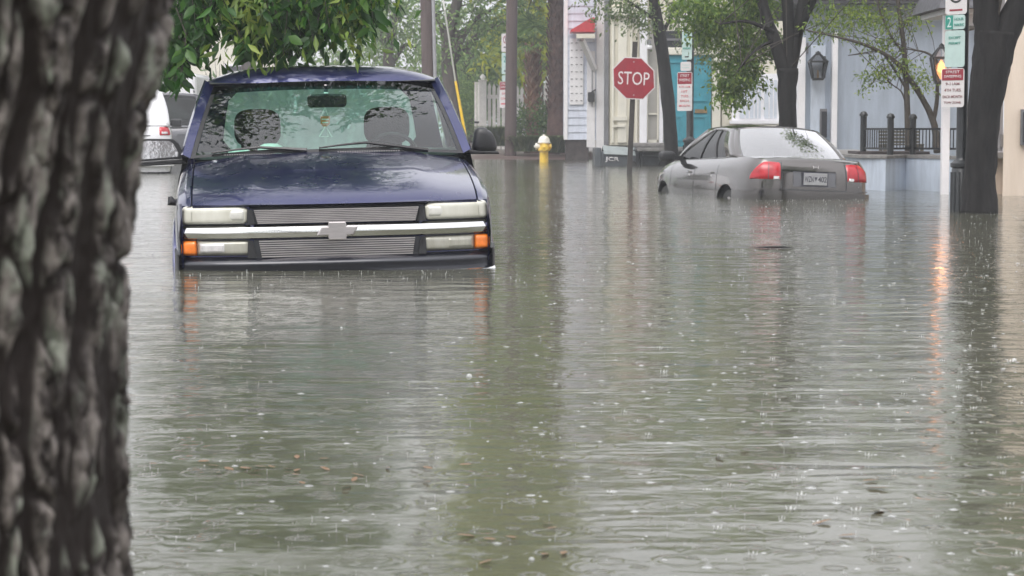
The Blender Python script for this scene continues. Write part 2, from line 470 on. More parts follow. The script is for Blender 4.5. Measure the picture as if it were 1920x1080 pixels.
def make_ground():
    xs = np.concatenate([np.linspace(-450, -40, 12), np.linspace(-36, 36, 61), np.linspace(40, 450, 12)])
    ys = np.concatenate([np.linspace(-450, -20, 10), np.linspace(-15, 44, 16), np.linspace(46, 84, 58), np.linspace(90, 450, 14)])
    rg = random.Random(3)
    b = MB()
    b.grid(lambda u, v: (xs[round(u * (len(xs) - 1))], ys[round(v * (len(ys) - 1))], ground_z(xs[round(u * (len(xs) - 1))], ys[round(v * (len(ys) - 1))]) + rg.uniform(-0.012, 0.012)), len(xs) - 1, len(ys) - 1)
    m = mat('wet_brick_ground', g(0.085, 0.055, 0.05), 0.35, col2=g(0.16, 0.115, 0.105), scale=1.2, bump=0.4, bscale=14)
    o = b.build('ground', m)
    tag(o, 'wet brown street and brick pavement that rises out of the flood', 'ground', kind='structure')
make_ground()

def water_mat():
    m = bpy.data.materials.new('flood_water')
    n, l, b = nodes(m)
    out = n['Material Output']
    n.remove(b)
    ge = n.new('ShaderNodeNewGeometry')
    def noise(scale, sx, sy, det=3.0, rough=0.55, dist=0.0):
        mp = n.new('ShaderNodeMapping'); mp.inputs['Scale'].default_value = (sx, sy, 1)
        l.new(ge.outputs['Position'], mp.inputs[0])
        z = n.new('ShaderNodeTexNoise'); z.inputs['Scale'].default_value = scale; z.inputs['Detail'].default_value = det
        z.inputs['Roughness'].default_value = rough; z.inputs['Distortion'].default_value = dist
        l.new(mp.outputs[0], z.inputs['Vector'])
        return z.outputs['Fac']
    def math_(op, a, bb=None, c=None):
        k = n.new('ShaderNodeMath'); k.operation = op
        for i, v in enumerate((a, bb, c)):
            if v is None: continue
            if isinstance(v, (int, float)): k.inputs[i].default_value = v
            else: l.new(v, k.inputs[i])
        return k.outputs[0]
    swell = noise(1.3, 1, 1.2, 2)
    wave = noise(3.3, 0.40, 1.3, 3, 0.5, 0.5)
    chop = noise(15.0, 0.9, 1.1, 2, 0.5)
    # rings where drops have just struck: one per cell, each at its own age
    def rings(scale, k):
        vo = n.new('ShaderNodeTexVoronoi'); vo.inputs['Scale'].default_value = scale; vo.voronoi_dimensions = '2D'
        l.new(ge.outputs['Position'], vo.inputs['Vector'])
        sp = n.new('ShaderNodeSeparateColor'); l.new(vo.outputs['Color'], sp.inputs[0])
        rad = math_('MULTIPLY_ADD', sp.outputs[0], 0.34, 0.06)
        q = math_('DIVIDE', math_('SUBTRACT', vo.outputs['Distance'], rad), 0.055)
        env = math_('EXPONENT', math_('MULTIPLY', math_('MULTIPLY', q, q), -1.0))
        return math_('MULTIPLY', math_('MULTIPLY', math_('COSINE', math_('MULTIPLY', q, 3.0)), env), math_('MULTIPLY', math_('SUBTRACT', 1.0, sp.outputs[0]), k))
    h = math_('MULTIPLY', swell, 0.012)
    gust = n.new('ShaderNodeMapRange'); gust.inputs['From Min'].default_value = .38; gust.inputs['From Max'].default_value = .62
    gust.inputs['To Min'].default_value = .25; gust.inputs['To Max'].default_value = 1.7
    l.new(noise(.55, .55, 1, 3), gust.inputs['Value']); gust = gust.outputs[0]      # calm and ruffled patches
    h = math_('ADD', h, math_('MULTIPLY', math_('MULTIPLY', wave, gust), 0.0095))
    h = math_('ADD', h, math_('MULTIPLY', chop, 0.0017))
    h = math_('ADD', h, rings(4.5, 0.0010))
    h = math_('ADD', h, rings(8.5, 0.0009))
    bp = n.new('ShaderNodeBump'); bp.inputs['Strength'].default_value = 1.0; bp.inputs['Distance'].default_value = 1.0
    l.new(h, bp.inputs['Height'])
    fr = n.new('ShaderNodeFresnel'); fr.inputs['IOR'].default_value = 1.33; l.new(bp.outputs[0], fr.inputs['Normal'])
    gl = n.new('ShaderNodeBsdfGlossy'); gl.inputs['Roughness'].default_value = 0.10; gl.inputs[0].default_value = (0.97, 0.97, 0.97, 1)
    l.new(bp.outputs[0], gl.inputs['Normal'])
    df = n.new('ShaderNodeBsdfDiffuse')
    cr = n.new('ShaderNodeValToRGB')
    cr.color_ramp.elements[0].position = 0.35; cr.color_ramp.elements[0].color = (0.072, 0.074, 0.046, 1)
    cr.color_ramp.elements[1].position = 0.68; cr.color_ramp.elements[1].color = (0.115, 0.112, 0.084, 1)
    l.new(noise(0.16, 1, 1, 3), cr.inputs[0]); l.new(cr.outputs[0], df.inputs[0])
    mx = n.new('ShaderNodeMixShader')
    l.new(fr.outputs[0], mx.inputs[0]); l.new(df.outputs[0], mx.inputs[1]); l.new(gl.outputs[0], mx.inputs[2])
    l.new(mx.outputs[0], out.inputs['Surface'])
    return m
def make_water():
    b = MB()
    b.grid(lambda u, v: (-110 + 220 * u, -40 + 140 * v, 0), 22, 14)
    o = b.build('water', water_mat())
    tag(o, 'murky olive flood water pocked by heavy rain covering the street', 'water', kind='structure')
make_water()

# ------------------------------------------------------------------ frontal facade pieces given by photo extents and distance
def slab(mb, x0, x1, y0, y1, d, th=0.1):
    a = P(x0, y1, d); c = P(x1, y0, d)
    return mb.box(a.x, c.x, d, d + th, a.z, c.z)
def slabo(name, m, parent, x0, x1, y0, y1, d, th=0.1, bevel=0.0, **k):
    return slab(MB(), x0, x1, y0, y1, d, th).build(name, m, parent, smooth=False, bevel=bevel, **k)

def plot(x0, x1, y0, y1, z0, z1):
    """a house volume on a plot whose left side runs back along the sight line"""
    k = y1 / y0
    vs = [(x0, y0, z0), (x1, y0, z0), (x1 * k, y1, z0), (x0 * k + .15, y1, z0)]
    vs += [(x, y, z1) for x, y, _ in vs]
    return MB().add(vs, [(0, 1, 2, 3), (4, 5, 6, 7), (0, 1, 5, 4), (1, 2, 6, 5), (2, 3, 7, 6), (3, 0, 4, 7)])

# white clapboard house on the far corner
def white_house():
    d = 58.0
    a = P(1062, 290, d)
    t = thing('clapboard_house', 'white clapboard house with a small red awning over its side door', 'house', (a.x, d, 0))
    xr = P(1137, 0, d).x
    slabo('foundation', M['brickdark'], t, 1060, 1104, 262, 300, d + 0.05, .4)
    b = MB(); b.box(a.x, xr - 0.05, d + 0.06, d + 8, 0.52, 7.6)
    wall = b.build('wall', M['clap'], t, smooth=False)
    b = MB()
    z = 0.54
    while z < 7.3:                                # lapped boards, each leaning out at its lower edge
        b.add([(a.x, d - 0.01, z), (xr, d - 0.01, z), (xr, d + 0.015, z + 0.205), (a.x, d + 0.015, z + 0.205), (a.x, d + 0.055, z), (xr, d + 0.055, z)], [(0, 1, 2, 3), (0, 4, 5, 1)])
        z += 0.20
    b.build('clapboards', M['clap'], t, smooth=False)
    slabo('corner_board', M['trimwhite'], t, 1057, 1065, -200, 262, d - 0.04, 0.12)
    slabo('corner_board', M['trimwhite'], t, 1118, 1137, -200, 278, d - 0.05, 0.2)
    # shutter with its hinge-like louvre gaps
    s = slabo('shutter', M['trimwhite'], t, 1068, 1094, 72, 196, d - 0.045, 0.04)
    for i in range(9):
        for px in (1070, 1079, 1088):
            q = P(px, 80 + i * 13.5, d)
            b = MB(); b.box(q.x, q.x + 0.055, d - 0.06, d - 0.044, q.z - 0.02, q.z); b.build('louvre_gap', M['greytrim'], s, smooth=False)
    slabo('door', M['trimwhite'], t, 1100, 1116, 96, 276, d - 0.05, 0.06)
    b = MB(); slab(b, 1109, 1112, 108, 200, d - 0.065, 0.014); b.build('door_seam', M['conduit'], t, smooth=False)
    # awning, a sloping red hood seen from below the eaves, with a white valance and bracket
    p0, p1, p2 = P(1068, 63, d), P(1113, 64, d), P(1112, 36, d)
    b = MB()
    y0, y1 = d - 1.1, d - 0.06
    b.prism([(p0.x, p0.z), (p1.x, p0.z), (p2.x, p2.z), (p2.x - .08, p2.z - .01), (p0.x, p0.z + .05)], lambda x, z, q: (x, q, z), y0, y1)
    aw = b.build('awning', M['awning'], t, smooth=False)
    b = MB(); b.box(p0.x + 0.15, p1.x, y0 + 0.01, y0 + 0.06, p0.z - 0.17, p0.z - 0.052); b.build('valance', M['creamtrim'], aw, smooth=False)
    b = MB(); b.bar((p0.x + 0.3, d - 0.9, p0.z - 0.2), (p1.x + 0.02, d - 0.07, p0.z - 0.95), 0.13, 0.12); b.build('bracket', M['trimwhite'], aw, smooth=False)
    b = MB(); b.bar((p0.x + 0.2, d - 1.0, p0.z - 0.20), (p1.x, d - 0.07, p0.z - 0.20), 0.06, 0.06); b.build('bracket', M['conduit'], aw, smooth=False)
    b = MB(); q = P(1108, 182, d); b.box(q.x - 0.09, q.x + 0.09, d - 0.24, d - 0.07, q.z - 0.13, q.z + 0.13); b.bar((q.x - .03, d - .2, q.z + .1), (q.x + .12, d - .06, q.z + .2), .04)
    b.build('wall_light', M['blackpost'], t, smooth=False, bevel=0.02)
    b = MB(); b.add([(a.x - .4, d - .4, 7.5), (xr + .3, d - .4, 7.5), (xr + .3, d + 4, 9.6), (a.x - .4, d + 4, 9.6), (a.x - .4, d + 8.4, 7.5), (xr + .3, d + 8.4, 7.5)], [(0, 1, 2, 3), (3, 2, 5, 4), (0, 3, 4), (1, 5, 2)])
    b.build('roof', M['shingle'], t, smooth=False)
white_house()

# cream house with the teal front door
def cream_house():
    d = 50.0
    x0, x1 = P(1137, 0, d).x, P(1497, 0, d).x
    t = thing('cream_house', 'cream boarded house with a teal front door and a tall pale window', 'house', (P(1240, 0, d).x, d, -0.3))
    ztop = 7.4
    zb = P(0, 272, d).z
    slabo('foundation', M['brickdark'], t, 1139, 1470, 277, 330, d + 0.02, .1)
    b = plot(x0 + 0.02, x1 - 0.1, d + 0.12, d + 6, zb - .15, ztop); b.build('wall', M['cream'], t, smooth=False)
    slabo('corner_recess', M['greytrim'], t, 1133, 1143, -250, 272, d + 0.05, 0.3)
    # left bay of moulded boards
    slabo('pilaster', M['cream'], t, 1144, 1200, -250, 272, d - 0.02, 0.16)
    b = MB()
    for xa, xb in ((1147, 1152), (1158, 1176), (1181, 1186), (1191, 1196)):
        slab(b, xa, xb, 30, 268, d - 0.06, 0.05)
    b.build('moulding', M['creamtrim'], t, smooth=False, bevel=0.012)
    b = MB(); slab(b, 1150, 1176, 218, 226, d - 0.1, 0.05); slab(b, 1150, 1172, 234, 238, d - 0.1, 0.05); b.build('moulding', M['creamtrim'], t, smooth=False)
    slabo('cornice', M['creamtrim'], t, 1144, 1212, 14, 30, d - 0.2, 0.3, bevel=0.03)
    b = MB(); q = P(1205, 270, d); q2 = P(1205, -200, d)
    b.box(q.x - 0.085, q.x + 0.085, d - 0.22, d - 0.03, q.z, q2.z); b.build('porch_column', M['trimwhite'], t, smooth=False, bevel=0.015)
    # taupe side door bay
    s = slabo('side_panel', M['taupe'], t, 1212, 1245, 40, 272, d - 0.01, 0.12)
    b = MB()
    for xa, xb, ya, yb in ((1212, 1216, 40, 268), (1232, 1236, 40, 268), (1216, 1232, 212, 215), (1212, 1236, 262, 270)):
        slab(b, xa, xb, ya, yb, d - 0.05, 0.04)
    b.build('panel_frame', M['creamtrim'], s, smooth=False)
    b = MB(); q = P(1216, 82, d); b.tube([(q.x, d, q.z + .05), (q.x, d - .14, q.z + .05), (q.x, d - .16, q.z - .04)], [.035, .05, .05], 10); b.build('wall_light', M['greytrim'], t)
    b = MB(); b.lathe([(.02, q.z - .14), (.07, q.z - .12), (.075, q.z - .07), (.05, q.z - .035)], 12, (q.x, d - .16, 0)); b.build('bulb_glass', M['trimwhite'], t)
    slabo('white_casing', M['trimwhite'], t, 1236, 1244, 60, 272, d - 0.06, 0.05)
    # teal door: leaf, four raised panels, mail slot, and a dark transom over it
    dr = slabo('door', M['teal'], t, 1245, 1334, 103, 275, d - 0.02, 0.1)
    b = MB()
    for xa, xb in ((1252, 1280), (1296, 1326)):
        for ya, yb in ((114, 190), (216, 264)):
            for (p, q, r_, s_) in ((xa, xb, ya, ya + 4), (xa, xb, yb - 4, yb), (xa, xa + 4, ya + 4, yb - 4), (xb - 4, xb, ya + 4, yb - 4)):
                slab(b, p, q, r_, s_, d - 0.045, 0.026)
    b.build('panel_moulding', M['teal'], dr, smooth=False)
    b = MB(); slab(b, 1303, 1326, 205, 212, d - 0.05, 0.028); b.build('mail_slot', M['brass'], dr, smooth=False)
    b = MB(); q = P(1284, 200, d); b.lathe([(.012, d - .025), (.012, d - .07), (.034, d - .08), (.03, d - .11), (.008, d - .12)], 12, (q.x, 0, q.z), 'y'); b.build('knob', M['brass'], dr)
    slabo('lintel', M['creamtrim'], t, 1240, 1342, 89, 103, d - 0.09, 0.2, bevel=0.02)
    tr = slabo('transom', M['dark'], t, 1246, 1332, 58, 89, d - 0.01, 0.1)
    b = MB(); slab(b, 1246, 1332, 72, 76, d - 0.04, 0.03); b.build('transom_bar', M['greytrim'], tr, smooth=False)
    slabo('pilaster', M['creamtrim'], t, 1335, 1352, 40, 272, d - 0.1, 0.2)
    slabo('pilaster', M['cream'], t, 1353, 1384, -250, 272, d - 0.04, 0.15)
    # tall window with blinds
    w = slabo('window', M['trimwhite'], t, 1372, 1462, 138, 232, d - 0.07, 0.1)
    b = MB()
    slab(b, 1387, 1427, 150, 222, d - 0.09, 0.015); slab(b, 1433, 1457, 150, 222, d - 0.09, 0.015)
    b.build('pane', M['blinds'], w, smooth=False)
    b = MB()
    for px in (1396, 1404, 1413, 1420, 1441, 1449):
        slab(b, px, px + 2.4, 150, 222, d - 0.105, 0.012)
    b.build('blind_fold', M['trimwhite'], w, smooth=False)
    slabo('sill', M['trimwhite'], w, 1368, 1465, 226, 232, d - 0.16, 0.085)
    b = MB(); slab(b, 1182, 1250, 268, 276, d - 0.9, 0.88); slab(b, 1195, 1345, 277, 284, d - 1.3, 1.3); b.build('doorstep', M['stonecap'], t, smooth=False, bevel=0.02)
    b = MB(); b.add([(x0 - .3, d - .5, ztop), (x1 + .1, d - .5, ztop), (x1 + .1, d + 4, ztop + 2), (x0 - .3, d + 4, ztop + 2), (x0 - .3, d + 8.5, ztop), (x1 + .1, d + 8.5, ztop)], [(0, 1, 2, 3), (3, 2, 5, 4), (0, 3, 4), (1, 5, 2)])
    b.build('roof', M['shingle'], t, smooth=False)
    # upper storey windows, out of the frame but mirrored by the flood
    for px in (1180, 1290, 1420):
        w2 = slabo('window', M['trimwhite'], t, px - 22, px + 22, -215, -95, d + .02, 0.11)
        slabo('pane', M['blinds'], w2, px - 17, px + 17, -208, -102, d + .005, 0.02)
cream_house()

def wall_lantern(name, label, px, py0, py1, pxw, d, lit):
    top, bot = P(px, py0, d), P(px, py1, d)
    H = top.z - bot.z; W = pxw / F * d / 2
    t = thing(name, label, 'lantern', (top.x, d - W * 1.3, bot.z))
    c = Vector((top.x, d - W * 1.3, 0)); z0 = bot.z
    b = MB()                                      # glazing bars, collar, cap, finial
    zt, zb, zc = z0 + H * .66, z0 + H * .06, z0 + H * .92
    wt, wb = W, W * .58
    for sx in (-1, 1):
        for sy in (-1, 1):
            b.bar((c.x + sx * wb, c.y + sy * wb, zb), (c.x + sx * wt, c.y + sy * wt, zt), .022)
            b.bar((c.x + sx * wt, c.y + sy * wt, zt), (c.x + sx * W * .25, c.y + sy * W * .25, zc), .018)
    for z, w in ((zb, wb), (zt, wt)):
        for s in (-1, 1):
            b.bar((c.x - w, c.y + s * w, z), (c.x + w, c.y + s * w, z), .024)
            b.bar((c.x + s * w, c.y - w, z), (c.x + s * w, c.y + w, z), .024)
    b.box(c.x - wb, c.x + wb, c.y - wb, c.y + wb, zb - .03, zb - .005)
    b.lathe([(W * .34, zc - .02), (W * .3, zc + .03), (W * .1, zc + .05), (W * .12, z0 + H), (.004, z0 + H * 1.03)], 10, (c.x, c.y, 0))
    b.build('frame', M['blackpost'], t, smooth=False)
    b = MB()
    f = lambda w, z: [(c.x - w, c.y - w, z), (c.x + w, c.y - w, z), (c.x + w, c.y + w, z), (c.x - w, c.y + w, z)]
    b.add(f(wb, zb) + f(wt, zt) + f(W * .25, zc), [(0, 1, 5, 4), (1, 2, 6, 5), (2, 3, 7, 6), (3, 0, 4, 7), (4, 5, 9, 8), (5, 6, 10, 9), (6, 7, 11, 10), (7, 4, 8, 11)])
    b.build('glass', M['lampglass'], t, smooth=False)
    b = MB(); b.bar((c.x + W * .9, d + .0, zb + .02), (c.x + W * .9, d + .0, zt + .1), .05, .04); b.bar((c.x + W * .9, d, zt - .02), (c.x + W * .6, c.y, zt), .03)
    b.build('bracket', M['blackpost'], t, smooth=False)
    b = MB()
    if lit:
        b.lathe([(.01, zb + .03), (W * .42, zb + .1), (W * .48, zb + H * .28), (W * .3, zb + H * .45), (.01, zb + H * .55)], 12, (c.x, c.y, 0))
        b.build('flame', M['lampglow'], t)
        pl = bpy.data.lights.new('lantern_light', 'POINT'); pl.energy = 3.5; pl.color = (1, .38, .14); pl.shadow_soft_size = .08
        po = bpy.data.objects.new('lantern_light', pl); COL.objects.link(po); po.parent = t
        po.location = Vector((c.x, c.y - W * 1.6, zb + H * .3)) - OFFS[t.name]
    else:
        b.tube([(c.x, c.y, zb), (c.x, c.y, zb + H * .3)], [.02, .012], 8); b.build('burner', M['brass'], t)
    return t

# pale blue house
def blue_house():
    d = 38.0
    x0, x1 = P(1497, 0, d).x, P(1830, 0, d).x
    zt = P(0, 6, d).z
    t = thing('blue_house', 'pale blue stuccoed house with white pilasters behind the railed terrace', 'house', ((x0 + x1) / 2, d, -.4))
    b = plot(x0, x1, d, d + 6, -.45, zt); b.build('wall', M['blue'], t, smooth=False)
    slabo('corner_board', M['trimwhite'], t, 1494, 1511, 70, 350, d - .08, .3)
    slabo('shutter_strip', M['greytrim'], t, 1512, 1516, 80, 100, d - .03, .02)
    slabo('pilaster', M['trimwhite'], t, 1558, 1572, 60, 350, d - .16, .2, bevel=.012)
    slabo('pilaster', M['bluewall'], t, 1518, 1548, 84, 350, d - .05, .04)
    s = slabo('window', M['greytrim'], t, 1537, 1551, 204, 258, d - .09, .03)
    slabo('pane', M['dark'], s, 1540, 1551, 209, 258, d - .1, .009)
    slabo('eave', M['shingle'], t, 1490, 1840, -2, 6, d - .45, .6)
    slabo('fascia', M['greytrim'], t, 1490, 1840, -8, -3, d - .5, .05)
    b = MB(); b.add([(x0 - .2, d - .5, zt + .06), (x1 + .2, d - .5, zt + .06), (x1 + .2, d + 3.5, zt + 1.7), (x0 - .2, d + 3.5, zt + 1.7), (x0 - .2, d + 7.5, zt + .06), (x1 + .2, d + 7.5, zt + .06)], [(0, 1, 2, 3), (3, 2, 5, 4), (0, 3, 4), (1, 5, 2)])
    b.build('roof', M['shingle'], t, smooth=False)
    wall_lantern('wall_lantern', 'unlit black gas lantern on the pale blue wall beside the forked tree', 1531, 98, 151, 32, d - .06, False)
blue_house()

# tan house at the right edge, with a white-eaved porch
def tan_house():
    d = 27.0
    x0 = P(1886, 0, d).x
    t = thing('tan_house', 'tan stucco house at the right edge with a white porch eave and post', 'house', (x0 + 1.5, d, -.4))
    b = plot(x0, x0 + 5.5, d, d + 8, -.45, 4.6); b.build('wall', M['tan'], t, smooth=False)
    slabo('side_recess', M['conduit'], t, 1869, 1885.5, -60, 284, d + .6, .2)
    slabo('side_wall', M['tan'], t, 1866, 1885, 296, 400, d + .6, .3)
    slabo('ledge', M['stonecap'], t, 1862, 1889, 286, 297, d + .3, .4)
    slabo('meter_box', M['stonecap'], t, 1878, 1886, 252, 276, d + .5, .1)
    s = slabo('window', M['greytrim'], t, 1914, 1960, 205, 272, d - .06, .05)
    slabo('pane', M['dark'], s, 1918, 1956, 210, 267, d - .08, .018)
    # porch: eave, roof and post (left of the signpost)
    e = slabo('porch_eave', M['trimwhite'], t, 1772, 1846, 16, 26, d + .3, 1.6)
    slabo('porch_fascia', M['trimwhite'], t, 1812, 1846, 26, 48, d + .5, 1.2)
    slabo('porch_beam', M['stonecap'], t, 1812, 1846, 48, 52, d + .45, 1.2)
    a, c = P(1764, 14, d), P(1850, 14, d)
    b = MB(); b.add([(a.x, d + .1, a.z), (c.x, d + .1, a.z), (c.x, d + 2, a.z), (a.x, d + 2, a.z), (a.x + .18, d + .5, a.z + .5), (c.x, d + .5, a.z + .5), (c.x, d + 1.6, a.z + .5), (a.x + .18, d + 1.6, a.z + .5)], [(0, 1, 5, 4), (1, 2, 6, 5), (2, 3, 7, 6), (3, 0, 4, 7), (4, 5, 6, 7), (3, 2, 1, 0)])
    b.build('porch_roof', M['shingle'], t, smooth=False)
    q0, q1 = P(1787, 372, d), P(1787, 20, d)
    b = MB(); b.box(q0.x - .05, q0.x + .05, d + .5, d + .6, -.5, q1.z); b.build('porch_post', M['trimwhite'], t, smooth=False, bevel=.008)
    q0, q1 = P(1823, 180, d), P(1826, 26, d)
    b = MB(); b.bar((q0.x, d + .5, q0.z), (q1.x, d + .5, q1.z), .05, .05); b.build('porch_bracket', M['trimwhite'], t, smooth=False)
    b = MB(); b.add([(x0 - .3, d - .4, 4.6), (x0 + 6, d - .4, 4.6), (x0 + 8, d + 8.4, 4.6), (x0 + 1.6, d + 8.4, 4.6), (x0 + 2.8, d + 2, 5.8), (x0 + 3.8, d + 6, 5.8)], [(0, 1, 4), (1, 2, 5, 4), (2, 3, 5), (3, 0, 4, 5), (3, 2, 1, 0)])
    b.build('roof', M['shingle'], t, smooth=False)
    wall_lantern('wall_lantern', 'lit lantern glowing orange behind the right hand sign post', 1761, 84, 158, 34, d + .3, True)
    q = P(1768, 60, d); q2 = P(1766, 96, d)
tan_house()

# terrace wall with a step in it, iron railing, bench on top
def terrace():
    d = 30.0
    pts = [P(1606, 360, d), P(1660, 362, d - 1.0), P(1697, 364, d - .3), P(1792, 370, d - 1.6)]
    xy = [(p.x, p.y) for p in pts]
    zt = P(0, 290, d).z
    t = thing('terrace_wall', 'low pale blue plastered terrace wall with a grey stone cap', 'wall', (xy[0][0] + .4, d, -.5))
    back = d + 7.0
    def block(z0, z1, grow):
        b = MB(); n = len(xy)
        q = [(x - (grow if i == 0 else 0), y - grow) for i, (x, y) in enumerate(xy)]
        lo = [(x, y, z0) for x, y in q] + [(q[-1][0], back, z0), (q[0][0], back, z0)]
        hi = [(x, y, z1) for x, y, _ in lo]
        m_ = len(lo)
        b.add(lo + hi, [(i, (i + 1) % m_, (i + 1) % m_ + m_, i + m_) for i in range(m_)] + [tuple(range(m_, 2 * m_))])
        return b
    block(-.55, zt - .045, 0).build('wall', M['bluewall'], t, smooth=False)
    block(zt - .042, zt + .004, .05).build('cap', M['stonecap'], t, smooth=False, bevel=.008)
    b = MB(); b.box(xy[3][0] - 1.05, xy[3][0] - .06, d - .1, d + .9, zt + .0065, zt + .045); b.build('planting_bed', M['brickdark'], t, smooth=False)
    # railing
    rl = thing('iron_railing', 'black iron railing with round capped posts on the terrace wall', 'railing', (xy[1][0], d, zt))
    posts = [(P(1622, 0, d + .1).x, d + .1, 210), (P(1673, 0, d - .6).x, d - .6, 214), (P(1715, 0, d - .3).x, d - .3, 215), (xy[3][0] + .25, d - 1.1, 216)]
    for i, (x, y, py) in enumerate(posts):
        h = P(0, py, y).z - zt
        b = MB(); b.lathe([(.045, zt + .005), (.045, zt + h - .06), (.058, zt + h - .055), (.06, zt + h - .035), (.05, zt + h - .02), (.04, zt + h), (.012, zt + h + .012)], 14, (x, y, 0))
        b.build('post', M['blackpost'], rl)
    for i in range(3):
        a, c = Vector((posts[i][0], posts[i][1], 0)), Vector((posts[i + 1][0], posts[i + 1][1], 0))
        hz = zt + .36
        for z in (zt + .09, hz):
            b = MB(); b.bar(a + Vector((0, 0, z)), c + Vector((0, 0, z)), .03, .028); b.build('rail', M['blackpost'], rl, smooth=False)
        n = max(5, int((c - a).length / .062))
        b = MB()
        for k in range(1, n):
            q = a.lerp(c, k / n)
            b.bar(q + Vector((0, 0, zt + .09)), q + Vector((0, 0, hz)), .014, .014, (0, 1, 0))
        b.build('balusters', M['blackpost'], rl, smooth=False)
    # bench seen through the bars
    bx, by = P(1690, 0, d + 1.6).x, d + 1.6
    bn = thing('garden_bench', 'small slatted wooden bench behind the iron railing', 'bench', (bx, by, zt))
    b = MB()
    for k in range(4): b.box(bx - .3, bx + .3, by + .02 * k, by + .02 * k + .025, zt + .15 + k * .05, zt + .185 + k * .05)
    b.build('backrest', M['benchwood'], bn, smooth=False)
    b = MB()
    for k in range(4): b.box(bx - .3, bx + .3, by - .36 + k * .09, by - .29 + k * .09, zt + .12, zt + .14)
    b.build('seat', M['benchwood'], bn, smooth=False)
    for sx in (-1, 1):
        for yy in (-.33, .03):
            b = MB(); b.box(bx + sx * .27 - .025, bx + sx * .27 + .025, by + yy - .02, by + yy + .02, zt + .005, zt + .12); b.build('leg', M['benchwood'], bn, smooth=False)
    return zt
TERRACE_Z = terrace()

# pale house far left, behind the leaves
def far_house():
    t = thing('pale_house', 'pale rendered house far behind the parked white vehicles', 'house', (-14, 92, .3))
    b = MB(); b.box(-24, -10.2, 92, 100, .1, 6.5); b.build('wall', M['creamtrim'], t, smooth=False)
    b = MB(); b.add([(-24.5, 91.5, 6.5), (-9.7, 91.5, 6.5), (-9.7, 96, 9.4), (-24.5, 96, 9.4), (-24.5, 100.5, 6.5), (-9.7, 100.5, 6.5)], [(0, 1, 2, 3), (3, 2, 5, 4), (0, 3, 4), (1, 5, 2)]); b.build('roof', M['shingle'], t, smooth=False)
    for x in (-22, -18.5, -15, -11.8):
        b = MB(); b.box(x - .55, x + .55, 91.95, 92.02, 1.6, 3.6); w = b.build('window', M['trimwhite'], t, smooth=False)
        b = MB(); b.box(x - .47, x + .47, 91.93, 91.948, 1.7, 3.5); b.build('pane', M['dark'], w, smooth=False)
far_house()

# ------------------------------------------------------------------ the dark blue pickup (x right, y back, z above the water)
def smooth01(t):
    t = max(0.0, min(1.0, t)); return t * t * (3 - 2 * t)
def interp(t, pts):
    for (a, va), (b, vb) in zip(pts, pts[1:]):
        if t <= b: return va + (vb - va) * max(0.0, (t - a) / (b - a))
    return pts[-1][1]
def catmull(pts, n):
    pts = [Vector(p) for p in pts]
    out = []
    for i in range(len(pts) - 1):
        p0, p1, p2, p3 = pts[max(0, i - 1)], pts[i], pts[i + 1], pts[min(len(pts) - 1, i + 2)]
        for k in range(n):
            t = k / n
            out.append(0.5 * ((2 * p1) + (p2 - p0) * t + (2 * p0 - 5 * p1 + 4 * p2 - p3) * t * t + (3 * p1 - p0 - 3 * p2 + p3) * t ** 3))
    out.append(pts[-1])
    return out
def sinterp(t, pts):
    """smooth curve through (t, value) points"""
    ts = [p[0] for p in pts]
    if t <= ts[0]: return pts[0][1]
    if t >= ts[-1]: return pts[-1][1]
    i = max(k for k in range(len(ts)) if ts[k] <= t)
    i = min(i, len(ts) - 2)
    h = ts[i + 1] - ts[i]
    m = lambda k: 0 if k in (0, ) and False else ((pts[min(k + 1, len(pts) - 1)][1] - pts[max(k - 1, 0)][1]) / (ts[min(k + 1, len(ts) - 1)] - ts[max(k - 1, 0)]))
    u = (t - ts[i]) / h
    return (2 * u**3 - 3 * u**2 + 1) * pts[i][1] + (u**3 - 2 * u**2 + u) * h * m(i) + (-2 * u**3 + 3 * u**2) * pts[i + 1][1] + (u**3 - u**2) * h * m(i + 1)

def yf(x): return 0.15 * (abs(x) / 0.94) ** 3
def lens(mb, x0, x1, zt, zb, out, depth, nx=16, nz=8, power=5.0):
    """a rounded rectangular lens following the nose; zt(x), zb(x) its edges"""
    def fr(u, v):
        x = x0 + (x1 - x0) * u
        e = (1 - abs(2 * u - 1) ** power) * (1 - abs(2 * v - 1) ** power)
        b, t = zb(x), zt(x)
        return (x, yf(x) + depth - (out + depth) * max(0.0, e) ** 0.3, b + (t - b) * v)
    return mb.grid(fr, nx, nz)

